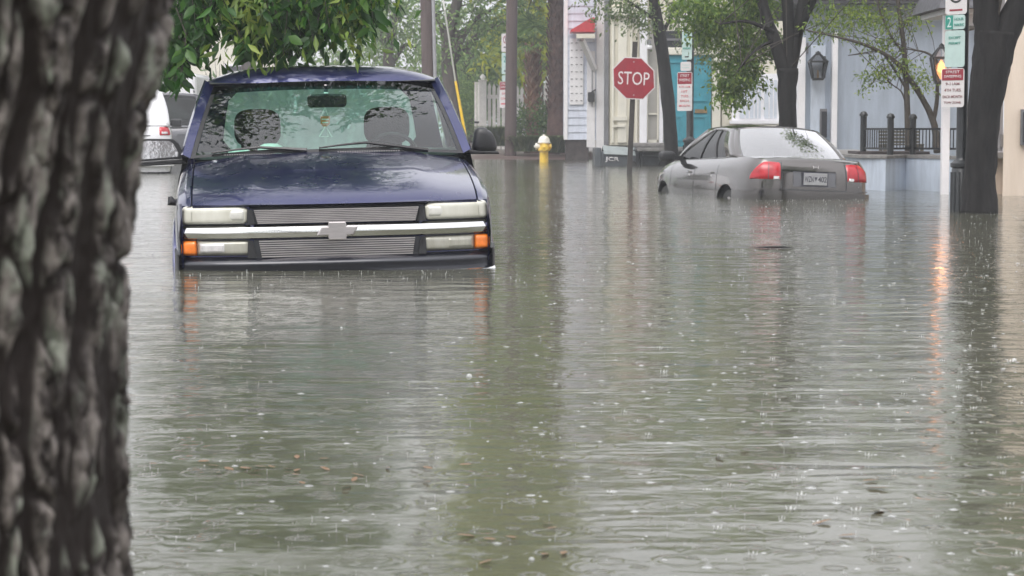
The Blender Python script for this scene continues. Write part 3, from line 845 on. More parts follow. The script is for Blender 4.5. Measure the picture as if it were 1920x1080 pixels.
def truck():
    X0, D0 = P(637, 506, 12.86).x, 12.86
    DZ = -0.55
    t = thing('pickup_truck', 'dark blue pickup truck facing the camera, flood water up to its bumper', 'pickup truck', (X0, D0, DZ), (R(.2), R(-1.05), R(6.8)), off=(0, 0, DZ))
    nav = M['navy']
    zh = [(0, .402), (.02, .425), (.06, .457), (.12, .490), (.22, .528), (.40, .580), (.7, .645), (1.0, .695)]
    def hood_pt(u, v):
        a = 2 * u - 1
        x = a * (.862 + .012 * v)
        z = sinterp(v, zh) - (.030 + .030 * v) * abs(a) ** 2.2 + .012 * math.exp(-((abs(a) - .62) / .12) ** 2) * min(1, v * 4)
        if v == 0: z = .402 + .004 * a * a
        y = (yf(x) - .012) * (1 - v) + (1.24 + .13 * a * a) * v
        return (x, y, z)
    vs = [0, .008, .02, .035, .055, .08, .11, .15, .2, .26, .33, .42, .52, .64, .76, .88, 1.0]
    b = MB(); b.grid(lambda u, v: hood_pt(u, vs[round(v * 16)]), 40, 16)
    b.grid(lambda u, v: (hood_pt(u, 0)[0], hood_pt(u, 0)[1] + .03 * v, hood_pt(u, 0)[2] - .012 * v), 40, 1)
    b.build('hood', nav, t, angle=60)
    # fenders: from the hood seam over the shoulder and down the flank
    def flank(y):                       # widest half width along the truck
        return sinterp(y, [(.0, .925), (.12, .945), (.3, .972), (.55, .985), (1.5, .985), (1.9, .975), (5.2, .965)])
    for s in (-1, 1):
        ys = [.13, .16, .2, .26, .34, .44, .56, .7, .85, 1.0, 1.15, 1.28, 1.38]
        def fen(u, v):
            i = round(u * (len(ys) - 1)); y = ys[i]
            vv = (y - .13) / 1.25
            q = hood_pt(1, max(0, vv ** .9))
            zs = q[2] - .004
            w = flank(y)
            k = v
            prof = [(0, q[0] + .006, zs - .012), (.05, q[0] + .010, zs), (.22, q[0] + (w - q[0]) * .42, zs - .012), (.38, q[0] + (w - q[0]) * .80, zs - .05), (.52, w - .006, zs - .12), (.66, w, .22), (.8, w - .004, .08), (1, w - .012, -.2)]
            x = interp(k, [(p[0], p[1]) for p in prof]); z = interp(k, [(p[0], p[2]) for p in prof])
            return (s * x, y, z)
        b = MB(); b.grid(fen, len(ys) - 1, 28)
        fe = b.build('fender', nav, t, angle=50)
        b = MB()                       # wheel arch lip
        b.tube([(s * (flank(.95) + .004), .95 + .47 * math.cos(a), -.16 + .45 * math.sin(a)) for a in np.linspace(.3, math.pi - .3, 18)], .017, 6)
        b.build('arch_lip', M['navy'], fe)
        # corner of the nose between lamp and flank
        b = MB(); b.grid(lambda u, v: (s * (.925 + .02 * math.sin(u * 1.57)), .118 + .06 * u, .03 + v * (.415 - .03)), 4, 6)
        b.build('nose_corner', nav, t, angle=60)
    b = MB(); b.tube([(-.985, .74, .40), (-1.015, .74, .405), (-1.02, .74, .44)], [.02, .03, .012], 8); b.build('antenna_mount', M['blacktrim'], t)
    # grille shell
    b = MB(); b.grid(lambda u, v: (-.93 + 1.86 * u, yf(-.93 + 1.86 * u) + .035 + .01 * v, -.02 + .42 * v), 30, 4); b.build('grille_shell', M['navy'], t)
    b = MB(); b.grid(lambda u, v: (-.52 + 1.06 * u, yf(-.52 + 1.06 * u) - .006 + .03 * v, .381 + .012 * v), 20, 1)
    b.grid(lambda u, v: (-.52 + 1.06 * u, yf(-.52 + 1.06 * u) - .006 + .03 * v, .381 - .004 * v), 20, 1); b.build('grille_lip', M['blacktrim'], t)
    for s in (-1, 1):                   # grey cheeks between lamps and grille
        for z0, z1 in ((.287, .375), (.085, .19)):
            b = MB(); b.add([(s * .487, -.004, z0), (s * .54, .01, z0), (s * .535, .01, z1), (s * .505, -.004, z1), (s * .487, .04, z0), (s * .505, .04, z1)], [(0, 1, 2, 3), (0, 3, 5, 4)])
            b.build('grille_cheek', M['blacktrim'], t, smooth=False)
    for z0, z1, w0, w1 in ((.290, .373, .475, .495), (.087, .188, .455, .470)):
        b = MB(); b.box(-.50, .50, .022, .03, z0 - .004, z1 + .004); bk = b.build('grille_backing', M['dark'], t, smooth=False)
        b = MB(); n = 8
        for i in range(n):
            k = i / (n - 1); z = z0 + .004 + (z1 - z0 - .008) * k; w = w0 + (w1 - w0) * k
            b.add([(-w, -.004, z - .0036), (w, -.004, z - .0036), (w, -.004, z + .0036), (-w, -.004, z + .0036), (-w, .018, z - .0036), (w, .018, z - .0036), (w, .018, z + .0036), (-w, .018, z + .0036)], [(0, 1, 2, 3), (3, 2, 6, 7), (1, 0, 4, 5), (0, 3, 7, 4), (1, 5, 6, 2)])
        b.build('grille', M['alum'], t, smooth=False)
    # lamps
    for s in (-1, 1):
        def rc(x, lo, hi, r, z, sgn):   # rounded corner helper
            d = min(x - lo, hi - x)
            return z - sgn * (r - math.sqrt(max(0, r * r - max(0, r - d) ** 2)))
        b = MB()
        zt = lambda x: rc(abs(x), .522, .936, .035, .397, 1) - .012 * smooth01((.60 - abs(x)) / .08)
        zb = lambda x: rc(abs(x), .522, .936, .03, .285, -1) + .010 * smooth01((.57 - abs(x)) / .05)
        lens(b, s * .522, s * .936, zt, zb, .018, .03, 26, 10)
        h = b.build('headlight', M['lens'], t, angle=80)
        b = MB(); lens(b, s * .545, s * .665, lambda x: .385, lambda x: .298, .0195, .02, 10, 6, 4); b.build('reflector', M['lens2'], h, angle=80)
        b = MB(); lens(b, s * .868, s * .872, lambda x: .39, lambda x: .292, .021, .02, 3, 4, 9); b.build('lens_seam', M['lensgrey'], h, angle=80)
        b = MB()
        zt = lambda x: rc(abs(x), .51, .945, .035, .192, 1)
        zb = lambda x: rc(abs(x), .51, .945, .025, .098, -1)
        lens(b, s * .51, s * .845, zt, zb, .014, .03, 20, 8)
        lo = b.build('turn_signal', M['lensgrey'], t, angle=80)
        b = MB(); lens(b, s * .842, s * .945, zt, zb, .0165, .03, 12, 8, 6); b.build('amber_lens', M['amber'], lo, angle=80)
        b = MB(); lens(b, s * .66, s * .836, lambda x: .182, lambda x: .108, .0165, .02, 10, 6, 9)
        b.build('clear_window', M['clearlens'] if s < 0 else M['lensgrey'], lo, angle=80)
    # chrome cross bar, upper face to the sky and lower face to the water
    pr = [(.283, .03), (.279, .0), (.268, -.022), (.240, -.034), (.236, -.034), (.205, -.018), (.197, .004), (.195, .03)]
    b = MB(); b.grid(lambda u, v: (-.925 + 1.85 * u, yf(-.925 + 1.85 * u) + pr[round(v * 7)][1] + .02 * abs(2 * u - 1) ** 12, pr[round(v * 7)][0]), 40, 7)
    b.build('chrome_bar', M['chrome'], t, angle=25)
    # emblem
    po = [(-.052, .056), (.052, .056), (.056, .028), (.126, .028), (.094, -.026), (.056, -.026), (.052, -.054), (-.052, -.054), (-.056, -.026), (-.126, -.026), (-.094, .028), (-.056, .028)]
    b = MB(); b.prism(po, lambda x, z, d: (x, d, .239 + z), -.062, -.03); b.build('emblem', M['alum'], t, smooth=False, bevel=.006)
    # dark valance over the bumper, then the bumper itself at the waterline
    pv = [(.092, .05), (.088, .0), (.070, -.035), (.056, -.052), (.046, -.056), (.036, -.052), (.010, -.048), (-.012, -.045), (-.03, -.03)]
    b = MB(); b.grid(lambda u, v: (-.955 + 1.91 * u, yf(-.955 + 1.91 * u) * 1.1 + pv[round(v * 8)][1] + .03 * abs(2 * u - 1) ** 10, pv[round(v * 8)][0]), 40, 8)
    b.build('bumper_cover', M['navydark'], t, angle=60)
    pb = [(-.012, -.02), (-.006, -.075), (-.02, -.10), (-.06, -.108), (-.2, -.10), (-.3, -.07)]
    b = MB(); b.grid(lambda u, v: (-.965 + 1.93 * u, yf(-.965 + 1.93 * u) * 1.1 + pb[round(v * 5)][1], pb[round(v * 5)][0] + .004), 40, 5)
    b.build('bumper', M['chrome'], t, angle=40)
    for s in (-1, 1):
        b = MB(); b.grid(lambda u, v: (s * (.952 + .038 * math.sin(u * 1.57)), .10 + .02 + .42 * u ** 2, .125 - .02 * (1 - u) - .35 * v), 10, 5)
        b.grid(lambda u, v: (s * ((.952 + .038 * math.sin(u * 1.57)) - .05 * v), .12 + .42 * u ** 2 + .01 * v, .125 - .02 * (1 - u)), 10, 1)
        b.build('bumper_end', M['blacktrim'], t)
    # ---- cab
    def gb(a): return Vector((a * .908, 1.27 + .13 * a * a, .693 - .03 * a * a))
    def gt(a): return Vector((a * .752, 1.985 + .06 * a * a, 1.170 - .022 * a * a))
    def wsp(u, v):
        a = 2 * u - 1
        q = gb(a).lerp(gt(a), v); q.y -= .035 * math.sin(math.pi * v); q.z += .02 * math.sin(math.pi * v)
        return q
    b = MB(); b.grid(wsp, 20, 10); w = b.build('windshield', M['windscreen'], t)
    b = MB(); b.grid(lambda u, v: wsp(u, .86 + .14 * v) + Vector((0, -.004, .003)), 20, 3); b.build('tint_band', M['tintband'], w)
    b = MB()
    for i in range(20):
        u0, u1 = i / 20, (i + 1) / 20
        for v0, v1 in ((0, .035),):
            b.add([wsp(u0, v0) + Vector((0, -.003, .002)), wsp(u1, v0) + Vector((0, -.003, .002)), wsp(u1, v1) + Vector((0, -.003, .002)), wsp(u0, v1) + Vector((0, -.003, .002))], [(0, 1, 2, 3)])
    for s in (0, 1):
        for j in range(10):
            v0, v1 = j / 10, (j + 1) / 10; u0, u1 = (0, .018) if s == 0 else (.982, 1)
            o_ = Vector((0, -.003, .002))
            b.add([wsp(u0, v0) + o_, wsp(u1, v0) + o_, wsp(u1, v1) + o_, wsp(u0, v1) + o_], [(0, 1, 2, 3)])
    b.build('seal', M['blacktrim'], w)
    # roof with a rolled front edge
    def roofp(u, v):
        a = 2 * u - 1
        y = 1.985 + .06 * a * a + (3.08 - 1.985) * v
        rise = sinterp(v, [(0, 0), (.03, .045), (.09, .082), (.2, .105), (.5, .122), (.85, .112), (1, .07)])
        edge = abs(a) ** 5
        x = a * (.752 + .068 * min(1, v * 6 + .3))
        return (x, y, 1.172 + rise * (1 - .75 * edge) - .022 * a * a)
    vr = [0, .012, .03, .055, .09, .14, .2, .3, .42, .55, .7, .85, .93, 1]
    b = MB(); b.grid(lambda u, v: roofp(u, vr[round(v * 13)]), 36, 13); b.build('roof', nav, t, angle=60)
    # pillars, drip rails, doors with side windows
    for s in (-1, 1):
        n = 10
        b = MB(); rows = []
        for j in range(n + 1):
            v = j / n
            q = wsp(1 if s > 0 else 0, v)
            ob = Vector((s * .968, 1.43, .690)).lerp(Vector((s * .815, 2.10, 1.195)), v)
            ob.x += s * .012 * math.sin(math.pi * v)
            mid = q.lerp(ob, .5) + Vector((s * .018, -.016, .016))
            rows.append([q + Vector((0, -.006, .004)), mid, ob, ob + Vector((0, .06, 0)), q + Vector((-s * .03, .06, 0))])
        vs_ = [p for r in rows for p in r]
        b.add(vs_, [(j * 5 + k, j * 5 + (k + 1) % 5, (j + 1) * 5 + (k + 1) % 5, (j + 1) * 5 + k) for j in range(n) for k in range(5)])
        b.build('windshield_pillar', nav, t, angle=50)
        bot = [Vector((s * .968, 1.44, .690)), Vector((s * .960, 2.95, .680))]
        top = [Vector((s * .815, 2.11, 1.19)), Vector((s * .815, 2.86, 1.205))]
        def sp(u, v):
            q = bot[0].lerp(bot[1], u).lerp(top[0].lerp(top[1], u), v); q.x += s * .015 * math.sin(math.pi * v); return q
        b = MB()
        out = [sp(u, 0) for u in np.linspace(0, 1, 9)] + [sp(1, v) for v in np.linspace(.2, 1, 5)] + [sp(u, 1) for u in np.linspace(.875, 0, 8)] + [sp(0, v) for v in np.linspace(.8, .2, 4)]
        inn = []
        for q in [(u, 0) for u in np.linspace(0, 1, 9)] + [(1, v) for v in np.linspace(.2, 1, 5)] + [(u, 1) for u in np.linspace(.875, 0, 8)] + [(0, v) for v in np.linspace(.8, .2, 4)]:
            inn.append(sp(.07 + .84 * q[0], .03 + .87 * q[1]))
        b.ring(out, inn)
        dd = b.build('window_frame', nav, t, angle=50, solid=.03)
        b = MB(); b.grid(lambda u, v: sp(.06 + .86 * u, .02 + .89 * v) - Vector((s * .012, 0, 0)), 8, 4); b.build('side_window', M['windscreen'], t)
        b = MB(); b.grid(lambda u, v: (s * (flank(1.4 + 1.6 * u) - .04 * smooth01(v * 5 - 4) - .008 * math.cos(v * 3)), 1.39 + 1.6 * u, -.25 + .925 * v), 10, 12)
        dr = b.build('door', nav, t, angle=50)
        b = MB(); b.box(s * .98 - .02, s * .98 + .02, 2.6, 2.78, .45, .50); b.build('handle', M['blacktrim'], dr, smooth=False, bevel=.01)
        # bed side
        b = MB(); b.box(s * .95 - .04, s * .95 + .02, 3.1, 5.25, -.25, .66); b.build('bed_side', nav, t, smooth=False, bevel=.02)
    b = MB(); b.box(-.93, .93, 5.2, 5.25, -.2, .66); b.build('tailgate', nav, t, smooth=False, bevel=.02)
    b = MB(); b.box(-.92, .92, 3.1, 5.2, -.15, -.12); b.build('bed_floor', M['blacktrim'], t, smooth=False)
    # back wall with rear window
    def bp(u, v):
        a = 2 * u - 1
        return Vector((a * (.93 - .13 * v), 3.05 - .04 * v, .60 + .62 * v))
    path = [(u, 0) for u in np.linspace(0, 1, 13)] + [(1, v) for v in np.linspace(.2, 1, 5)] + [(u, 1) for u in np.linspace(11 / 12, 0, 12)] + [(0, v) for v in np.linspace(.8, .2, 4)]
    def rr(q):                          # rounded opening
        a, c = 2 * q[0] - 1, 2 * q[1] - 1
        f = 1 - .10 * (abs(a) ** 6) * (abs(c) ** 6)
        return (.5 + .5 * a * .80 * f, .5 + .5 * c * .78 * f + .005)
    b = MB(); b.ring([bp(*q) for q in path], [bp(*rr(q)) for q in path]); b.build('back_wall', M['navy'], t, smooth=False, solid=.03)
    b = MB(); b.grid(lambda u, v: bp(*rr((u, v))) + Vector((0, -.01, 0)), 10, 5); rw = b.build('rear_window', M['foggy'], t)
    b = MB(); b.box(-.93, .93, 3.0, 3.05, -.2, .6); b.build('back_panel', M['dash'], t, smooth=False)
    # interior
    b = MB(); b.grid(lambda u, v: (-.88 + 1.76 * u, 1.33 + .12 * abs(2 * u - 1) ** 2 + .45 * v, .655 + .045 * math.sin(v * 2.2) + .02 * math.exp(-((u - .77) / .1) ** 2)), 24, 8)
    b.grid(lambda u, v: (-.88 + 1.76 * u, 1.78 + .12 * abs(2 * u - 1) ** 2 + .05 * v, .691 - .4 * v + .02 * math.exp(-((u - .77) / .1) ** 2)), 24, 3); b.build('dashboard', M['dash'], t)
    b = MB(); b.grid(lambda u, v: (-.78 + 1.56 * u, 2.0 + 1.0 * v, 1.165 + .04 * math.sin(v * 3)), 8, 6); b.build('headliner', M['dash'], t)
    for s, cx in ((-1, -.46), (1, .46)):
        b = MB()
        def seat(u, v):                 # a rounded seatback, thick and tapering to the headrest
            a = 2 * math.pi * u
            w = sinterp(v, [(0, .27), (.45, .27), (.62, .255), (.74, .17), (.78, .12)])
            c = math.copysign(abs(math.cos(a)) ** .55, math.cos(a)); q = math.copysign(abs(math.sin(a)) ** .55, math.sin(a))
            return (cx + w * c, 2.42 + .25 * v + .08 * q, -.1 + .98 * v)
        b.grid(seat, 24, 16); st = b.build('seat', M['cloth'], t)
        b = MB(); K = 20
        def hr(u, v):
            a, e = 2 * math.pi * u, math.pi * (v - .5)
            f = lambda t_: math.copysign(abs(t_) ** .62, t_)
            return (cx + .165 * f(math.cos(e)) * f(math.cos(a)), 2.44 + .06 * f(math.cos(e)) * f(math.sin(a)), .855 + .135 * f(math.sin(e)))
        b.grid(hr, 28, 16); b.build('headrest', M['cloth'], st)
    b = MB(); c = Vector((.46, 1.98, .64)); b.tube([c + Vector((.18 * math.cos(a), -.07 * math.sin(a), .16 * math.sin(a))) for a in np.linspace(0, 2 * math.pi, 25)], .016, 8, cap=False); b.build('steering_wheel', M['blacktrim'], t)
    # rear view mirror
    b = MB()
    b.prism([(-.135, -.028), (-.12, -.045), (.12, -.045), (.135, -.028), (.135, .03), (.118, .046), (-.118, .046), (-.135, .03)], lambda x, z, d: (x + .02, d, 1.035 + z), 1.87, 1.915)
    mi = b.build('rearview_mirror', M['blacktrim'], t, smooth=False, bevel=.012)
    b = MB(); b.tube([(.015, 1.93, 1.14), (.015, 1.89, 1.08)], .014, 8); b.tube([(.0, 1.865, 1.085), (.03, 1.865, 1.085)], .012, 8); b.build('mirror_stem', M['alum'], mi)
    # wipers and cowl
    b = MB(); b.grid(lambda u, v: (-.88 + 1.76 * u, (1.235 + .13 * (2 * u - 1) ** 2) + .06 * v, sinterp(1, zh) - .055 * abs(2 * u - 1) ** 2.2 - .012 + .012 * v), 20, 2)
    cw = b.build('cowl', M['blacktrim'], t)
    b = MB()
    for i in range(26):
        x = .06 + i * .016; b.box(x, x + .008, 1.225, 1.236, .690, .698)
    for i in range(26):
        x = -.68 + i * .016; b.box(x, x + .008, 1.275, 1.286, .684, .690)
    b.build('cowl_vents', M['alum'], cw, smooth=False)
    for x0, x1, xm in ((-.76, -.14, -.45), (-.06, .66, .25)):
        b = MB()
        p0 = wsp((x0 / .90 + 1) / 2, .03) + Vector((0, -.02, .012)); p1 = wsp((x1 / .90 + 1) / 2, .015) + Vector((0, -.025, .006)); pm = wsp((xm / .90 + 1) / 2, .085 if xm > 0 else .06) + Vector((0, -.03, .014))
        b.tube([p0, p0.lerp(pm, .5) + Vector((0, 0, .003)), pm, pm.lerp(p1, .55) + Vector((0, 0, .001)), p1], [.006, .008, .010, .013, .017], 6)
        wi = b.build('wiper', M['blacktrim'], t)
        b = MB(); b.tube([wsp((x0 / .90 + 1) / 2, .02) + Vector((0, -.008, .005)), wsp(((x0 + .5) / .90 + 1) / 2, .045) + Vector((0, -.008, .005))], .006, 5); b.build('wiper_blade', M['blackrubber'], wi)
    # mirrors: right one seen from behind its shell, left one turned so that its glass shows
    b = MB()
    def shell(u, v):
        a, e = 2 * math.pi * u, math.pi * (v - .5)
        f = lambda t_: math.copysign(abs(t_) ** .6, t_)
        x = f(math.cos(e)) * f(math.cos(a)); y = f(math.cos(e)) * f(math.sin(a)); z = f(math.sin(e))
        return (1.072 + .078 * x + (.03 if x < 0 else -.025) * z * .6, 1.60 + .07 * y, .745 + .085 * z - .02 * (x if z > 0 else 0))
    b.grid(shell, 24, 14); mr = b.build('side_mirror', M['blacktrim'], t)
    b = MB(); b.add([(.93, 1.55, .655), (1.17, 1.54, .652), (1.175, 1.66, .652), (.93, 1.68, .655), (.93, 1.55, .685), (1.16, 1.54, .672), (1.165, 1.66, .672), (.93, 1.68, .72)], [(3, 2, 1, 0), (4, 5, 6, 7), (0, 1, 5, 4), (1, 2, 6, 5), (2, 3, 7, 6), (3, 0, 4, 7)])
    b.build('mirror_base', M['blacktrim'], mr, smooth=False, bevel=.008)
    b = MB()
    fr_o = [(-.955, .655), (-1.30, .635), (-1.315, .69), (-1.30, .78), (-1.20, .80), (-1.02, .795), (-.985, .765), (-.95, .69)]
    cxm, czm = -1.14, .722
    fr_i = [(cxm + (x - cxm) * .80, czm + (z - czm) * .76 + .006) for x, z in fr_o]
    k = len(fr_o); yy = 1.52
    vv = [(x, yy, z) for x, z in fr_o] + [(x, yy, z) for x, z in fr_i] + [(x, yy + .09, z) for x, z in fr_o]
    b.add(vv, [(i, (i + 1) % k, (i + 1) % k + k, i + k) for i in range(k)] + [(i + 2 * k, (i + 1) % k + 2 * k, (i + 1) % k, i) for i in range(k)] + [tuple(range(2 * k, 3 * k))])
    b.add([(-1.31, yy - .02, .615), (-.93, yy - .02, .63), (-.93, yy - .02, .665), (-1.31, yy - .02, .645), (-1.31, yy + .08, .615), (-.93, yy + .08, .63), (-.93, yy + .08, .68), (-1.31, yy + .08, .645)], [(0, 1, 2, 3), (7, 6, 5, 4), (0, 4, 5, 1), (2, 6, 7, 3), (0, 3, 7, 4), (1, 5, 6, 2)])
    ml = b.build('side_mirror', M['blacktrim'], t, smooth=False, bevel=.006)
    ml['label'] = 'mirror with its glass turned to the camera'
    b = MB(); b.add([(x, yy + .012, z) for x, z in fr_i], [tuple(range(k))]); b.build('mirror_glass', M['mirrorglass'], ml, smooth=False)
    # things lying inside the cab
    rot = t.rotation_euler.to_matrix().to_4x4(); T = Matrix.Translation(t.location) @ rot
    def inside(x, y, z): return T @ Vector((x, y, z - DZ))
    def cap_(x, y, z, r, h, label):
        c0 = inside(x, y, z)
        c_ = thing('baseball_cap', label, 'cap', c0, (0, 0, R(7.7)), off=(0, 0, 0))
        b = MB(); b.lathe([(r, 0), (r * 1.0, h * .35), (r * .86, h * .72), (r * .5, h * .96), (.004, h)], 20); b.build('crown', M['whiteplastic'], c_)
        b = MB(); b.grid(lambda u, v: ((r * .9 + .07 * v * math.sin(u * math.pi)) * math.cos(math.pi + u * math.pi), (r * .9 + .07 * v * math.sin(u * math.pi)) * math.sin(math.pi + u * math.pi), .006 - .01 * v), 12, 3); b.build('brim', M['whiteplastic'], c_)
    cap_(-.375, 1.62, .691, .088, .062, 'larger white cap on the dashboard in front of the passenger headrest')
    cap_(-.585, 1.60, .688, .075, .035, 'flatter white cap on the dashboard nearest the windshield pillar')
    c0 = inside(.005, 1.86, .99)
    tg = thing('hanging_tag', 'orange and white tag dangling from the rear view mirror', 'tag', c0, (0, 0, R(7.7)), off=(0, 0, 0))
    b = MB(); b.bar((0, 0, 0), (-.028, 0, -.06), .004); b.bar((0, 0, 0), (.022, 0, -.06), .004); b.build('string', M['whiteplastic'], tg, smooth=False)
    b = MB(); b.prism([(-.032, .035), (.034, .035), (.03, -.02), (.012, -.036), (-.012, -.036), (-.03, -.02)], lambda x, z, d: (x, d, -.095 + z), -.003, .003); cd = b.build('card', M['orangeprint'], tg, smooth=False)
    b = MB(); b.box(-.024, .026, -.0042, -.0032, -.085, -.078); b.box(-.02, .022, -.0042, -.0032, -.108, -.10); b.build('print', M['whiteplastic'], cd, smooth=False)
    b = MB(); b.tube([(0, 0, -.13), (-.04, 0, -.20), (.02, 0, -.20), (.01, 0, -.14), (.045, 0, -.205)], .005, 5); b.build('ribbon', M['whiteplastic'], tg)
truck()

# ------------------------------------------------------------------ cars seen from behind (x right, y forward, z above the road)
class Car:
    def __init__(self, plan, top, belt_in, sill, arches, bulge):
        half = catmull([(x, y, 0) for x, y in plan], 8)           # left side, tail to nose
        self.s = [0.0]
        for a, c in zip(half, half[1:]): self.s.append(self.s[-1] + (c - a).length)
        self.half = half; self.top = top; self.sill = sill; self.arches = arches; self.belt_in = belt_in; self.bulge = bulge
        self.L = self.s[-1]
    def at(self, s):                       # plan point and outward normal on the left side
        s = max(0, min(self.L, s))
        i = max(k for k in range(len(self.s)) if self.s[k] <= s); i = min(i, len(self.s) - 2)
        t = (s - self.s[i]) / max(1e-9, self.s[i + 1] - self.s[i])
        p = self.half[i].lerp(self.half[i + 1], t)
        a, c = self.half[max(0, i - 1)], self.half[min(len(self.half) - 1, i + 2)]
        d = (c - a).normalized()
        return p, Vector((-d.y, d.x, 0))
    def s_of_y(self, y, front=False):
        best = min(range(len(self.s)), key=lambda k: abs(self.half[k].y - y) + (0 if self.half[k].x < -.5 else 9))
        i = best if self.half[best].y <= y else best - 1
        i = max(0, min(len(self.s) - 2, i))
        h0, h1 = self.half[i].y, self.half[i + 1].y
        return self.s[i] + (self.s[i + 1] - self.s[i]) * ((y - h0) / (h1 - h0) if h1 != h0 else 0)
    def zt(self, y): return sinterp(y, self.top)
    def zb(self, y):
        z = self.sill
        for yc, r in self.arches:
            d = abs(y - yc)
            if d < r: z = max(z, .29 + math.sqrt(r * r - d * d) * .98)
        return z
    def wall(self, s, z, out=0.0, side=-1):
        """skin point at arc length s, height z; out = proud of the skin"""
        p, n = self.at(s)
        zt = self.zt(p.y)
        ins = sinterp(z, self.bulge)
        d = zt - z
        if d < .14: ins += self.belt_in * (1 - max(0, d) / .14) ** 2
        q = p - n * (ins - out) if n.dot(Vector((p.x, p.y - 2.2, 0))) > 0 else p + n * (ins - out)
        return Vector((q.x if side < 0 else -q.x, q.y, z))
    def patch(self, mb, s0, s1, z0, z1, out, side=-1, nu=10, nv=6, f0=None, f1=None, round_=0.0):
        """an area of the skin, raised; f0/f1 give the lower and upper edge as functions of the fraction along"""
        def fn(u, v):
            lo = f0(u) if f0 else z0; hi = f1(u) if f1 else z1
            e = 1.0
            if round_: e = max(0.0, (1 - abs(2 * u - 1) ** 8) * (1 - abs(2 * v - 1) ** 6)) ** .35
            return self.wall(s0 + (s1 - s0) * u, lo + (hi - lo) * v, -.006 + (out + .006) * e, side)
        return mb.grid(fn, nu, nv)

def ring_panel(fn, window, n=10):
    """frame between the unit square and a window outline given in (u, v); returns (outer, inner) loops of points"""
    path = [(k / n, 0) for k in range(n)] + [(1, k / n) for k in range(n)] + [(1 - k / n, 1) for k in range(n)] + [(0, 1 - k / n) for k in range(n)]
    return [fn(*q) for q in path], [fn(*window(*q)) for q in path]

def car_body(t, C, paint, deck_front, deck_rear, H, seams=()):
    N = 130
    for s_ in (-1, 1):
        b = MB()
        def skin(u, v):
            p, _ = C.at(C.L * u)
            z0, z1 = C.zb(p.y), C.zt(p.y)
            return C.wall(C.L * u, z0 + (z1 - z0) * v, 0, s_)
        b.grid(skin, N, 16)
        sd = b.build('body_side', paint, t, angle=50)
        b = MB()
        for y in seams:
            s = C.s_of_y(y)
            C.patch(b, s - .006, s + .006, max(C.sill, C.zb(y)) + .01, C.zt(y) - .03, .002, s_, 1, 8)
        if seams: b.build('door_gap', M['dark'], sd, smooth=False)
        for yc, r in C.arches:
            b = MB(); K = 20
            ang = np.linspace(0, math.pi, K)
            xo = C.wall(C.s_of_y(yc), .6, 0, s_).x
            b.add([(xo - s_ * .03, yc + r * math.cos(a), .29 + r * .98 * math.sin(a)) for a in ang] + [(xo - s_ * .42, yc + r * math.cos(a), .29 + r * .98 * math.sin(a)) for a in ang], [(i, i + 1, i + 1 + K, i + K) for i in range(K - 1)])
            b.add([(xo - s_ * .36, yc + r * math.cos(a), .29 + r * .98 * math.sin(a)) for a in ang], [tuple(range(K))])
            b.build('wheel_well', M['dark'], t)
        for yc, r in C.arches:
            xo = C.wall(C.s_of_y(yc), .6, 0, s_).x - s_ * .045
            rr = r - .065
            b = MB(); b.lathe([(rr * .62, xo - s_ * .19), (rr * .93, xo - s_ * .19), (rr, xo - s_ * .15), (rr, xo - s_ * .04), (rr * .94, xo), (rr * .66, xo - s_ * .005), (rr * .64, xo - s_ * .03)], 32, (0, yc, .29), 'x')
            tw = b.build('wheel', M['blackrubber'], t)
            b = MB(); b.lathe([(rr * .66, xo - s_ * .012), (rr * .60, xo - s_ * .02), (rr * .56, xo - s_ * .035), (.07, xo - s_ * .02), (.055, xo - s_ * .005), (.004, xo - s_ * .004)], 32, (0, yc, .29), 'x')
            for k in range(7):
                a = 2 * math.pi * k / 7; b.bar((xo - s_ * .018, yc + .06 * math.cos(a), .29 + .06 * math.sin(a)), (xo - s_ * .018, yc + rr * .6 * math.cos(a), .29 + rr * .6 * math.sin(a)), .045, .02, (1, 0, 0))
            b.build('hubcap', M['alum'], tw, smooth=False)
    for nm, (ya, yb, crown) in (('hood', deck_front), ('trunk_lid', deck_rear)):
        if ya is None: continue
        b = MB()
        def dk(u, v):
            y = ya + (yb - ya) * v
            s = C.s_of_y(y)
            w = C.wall(s, C.zt(C.at(s)[0].y) - .001)
            return (w.x * (1 - 2 * u), w.y, w.z + crown * (1 - (2 * u - 1) ** 2) ** .8 - .001)
        b.grid(dk, 24, 14)
        def lip(u, v):                      # closes the lid down to the curved end of the body
            q = dk(u, 0)
            if v == 0: return q
            k = 0 if ya < 2 else len(C.half) - 1
            i = min(range(len(C.half)), key=lambda j: abs(C.half[j].x + abs(q[0])) + (0 if (C.half[j].y < 2) == (ya < 2) else 9))
            w = C.wall(C.s[i], C.zt(C.half[i].y) - .001)
            return (math.copysign(abs(w.x), q[0]), w.y, w.z)
        b.grid(lip, 24, 1)
        b.build(nm, paint, t, angle=60)

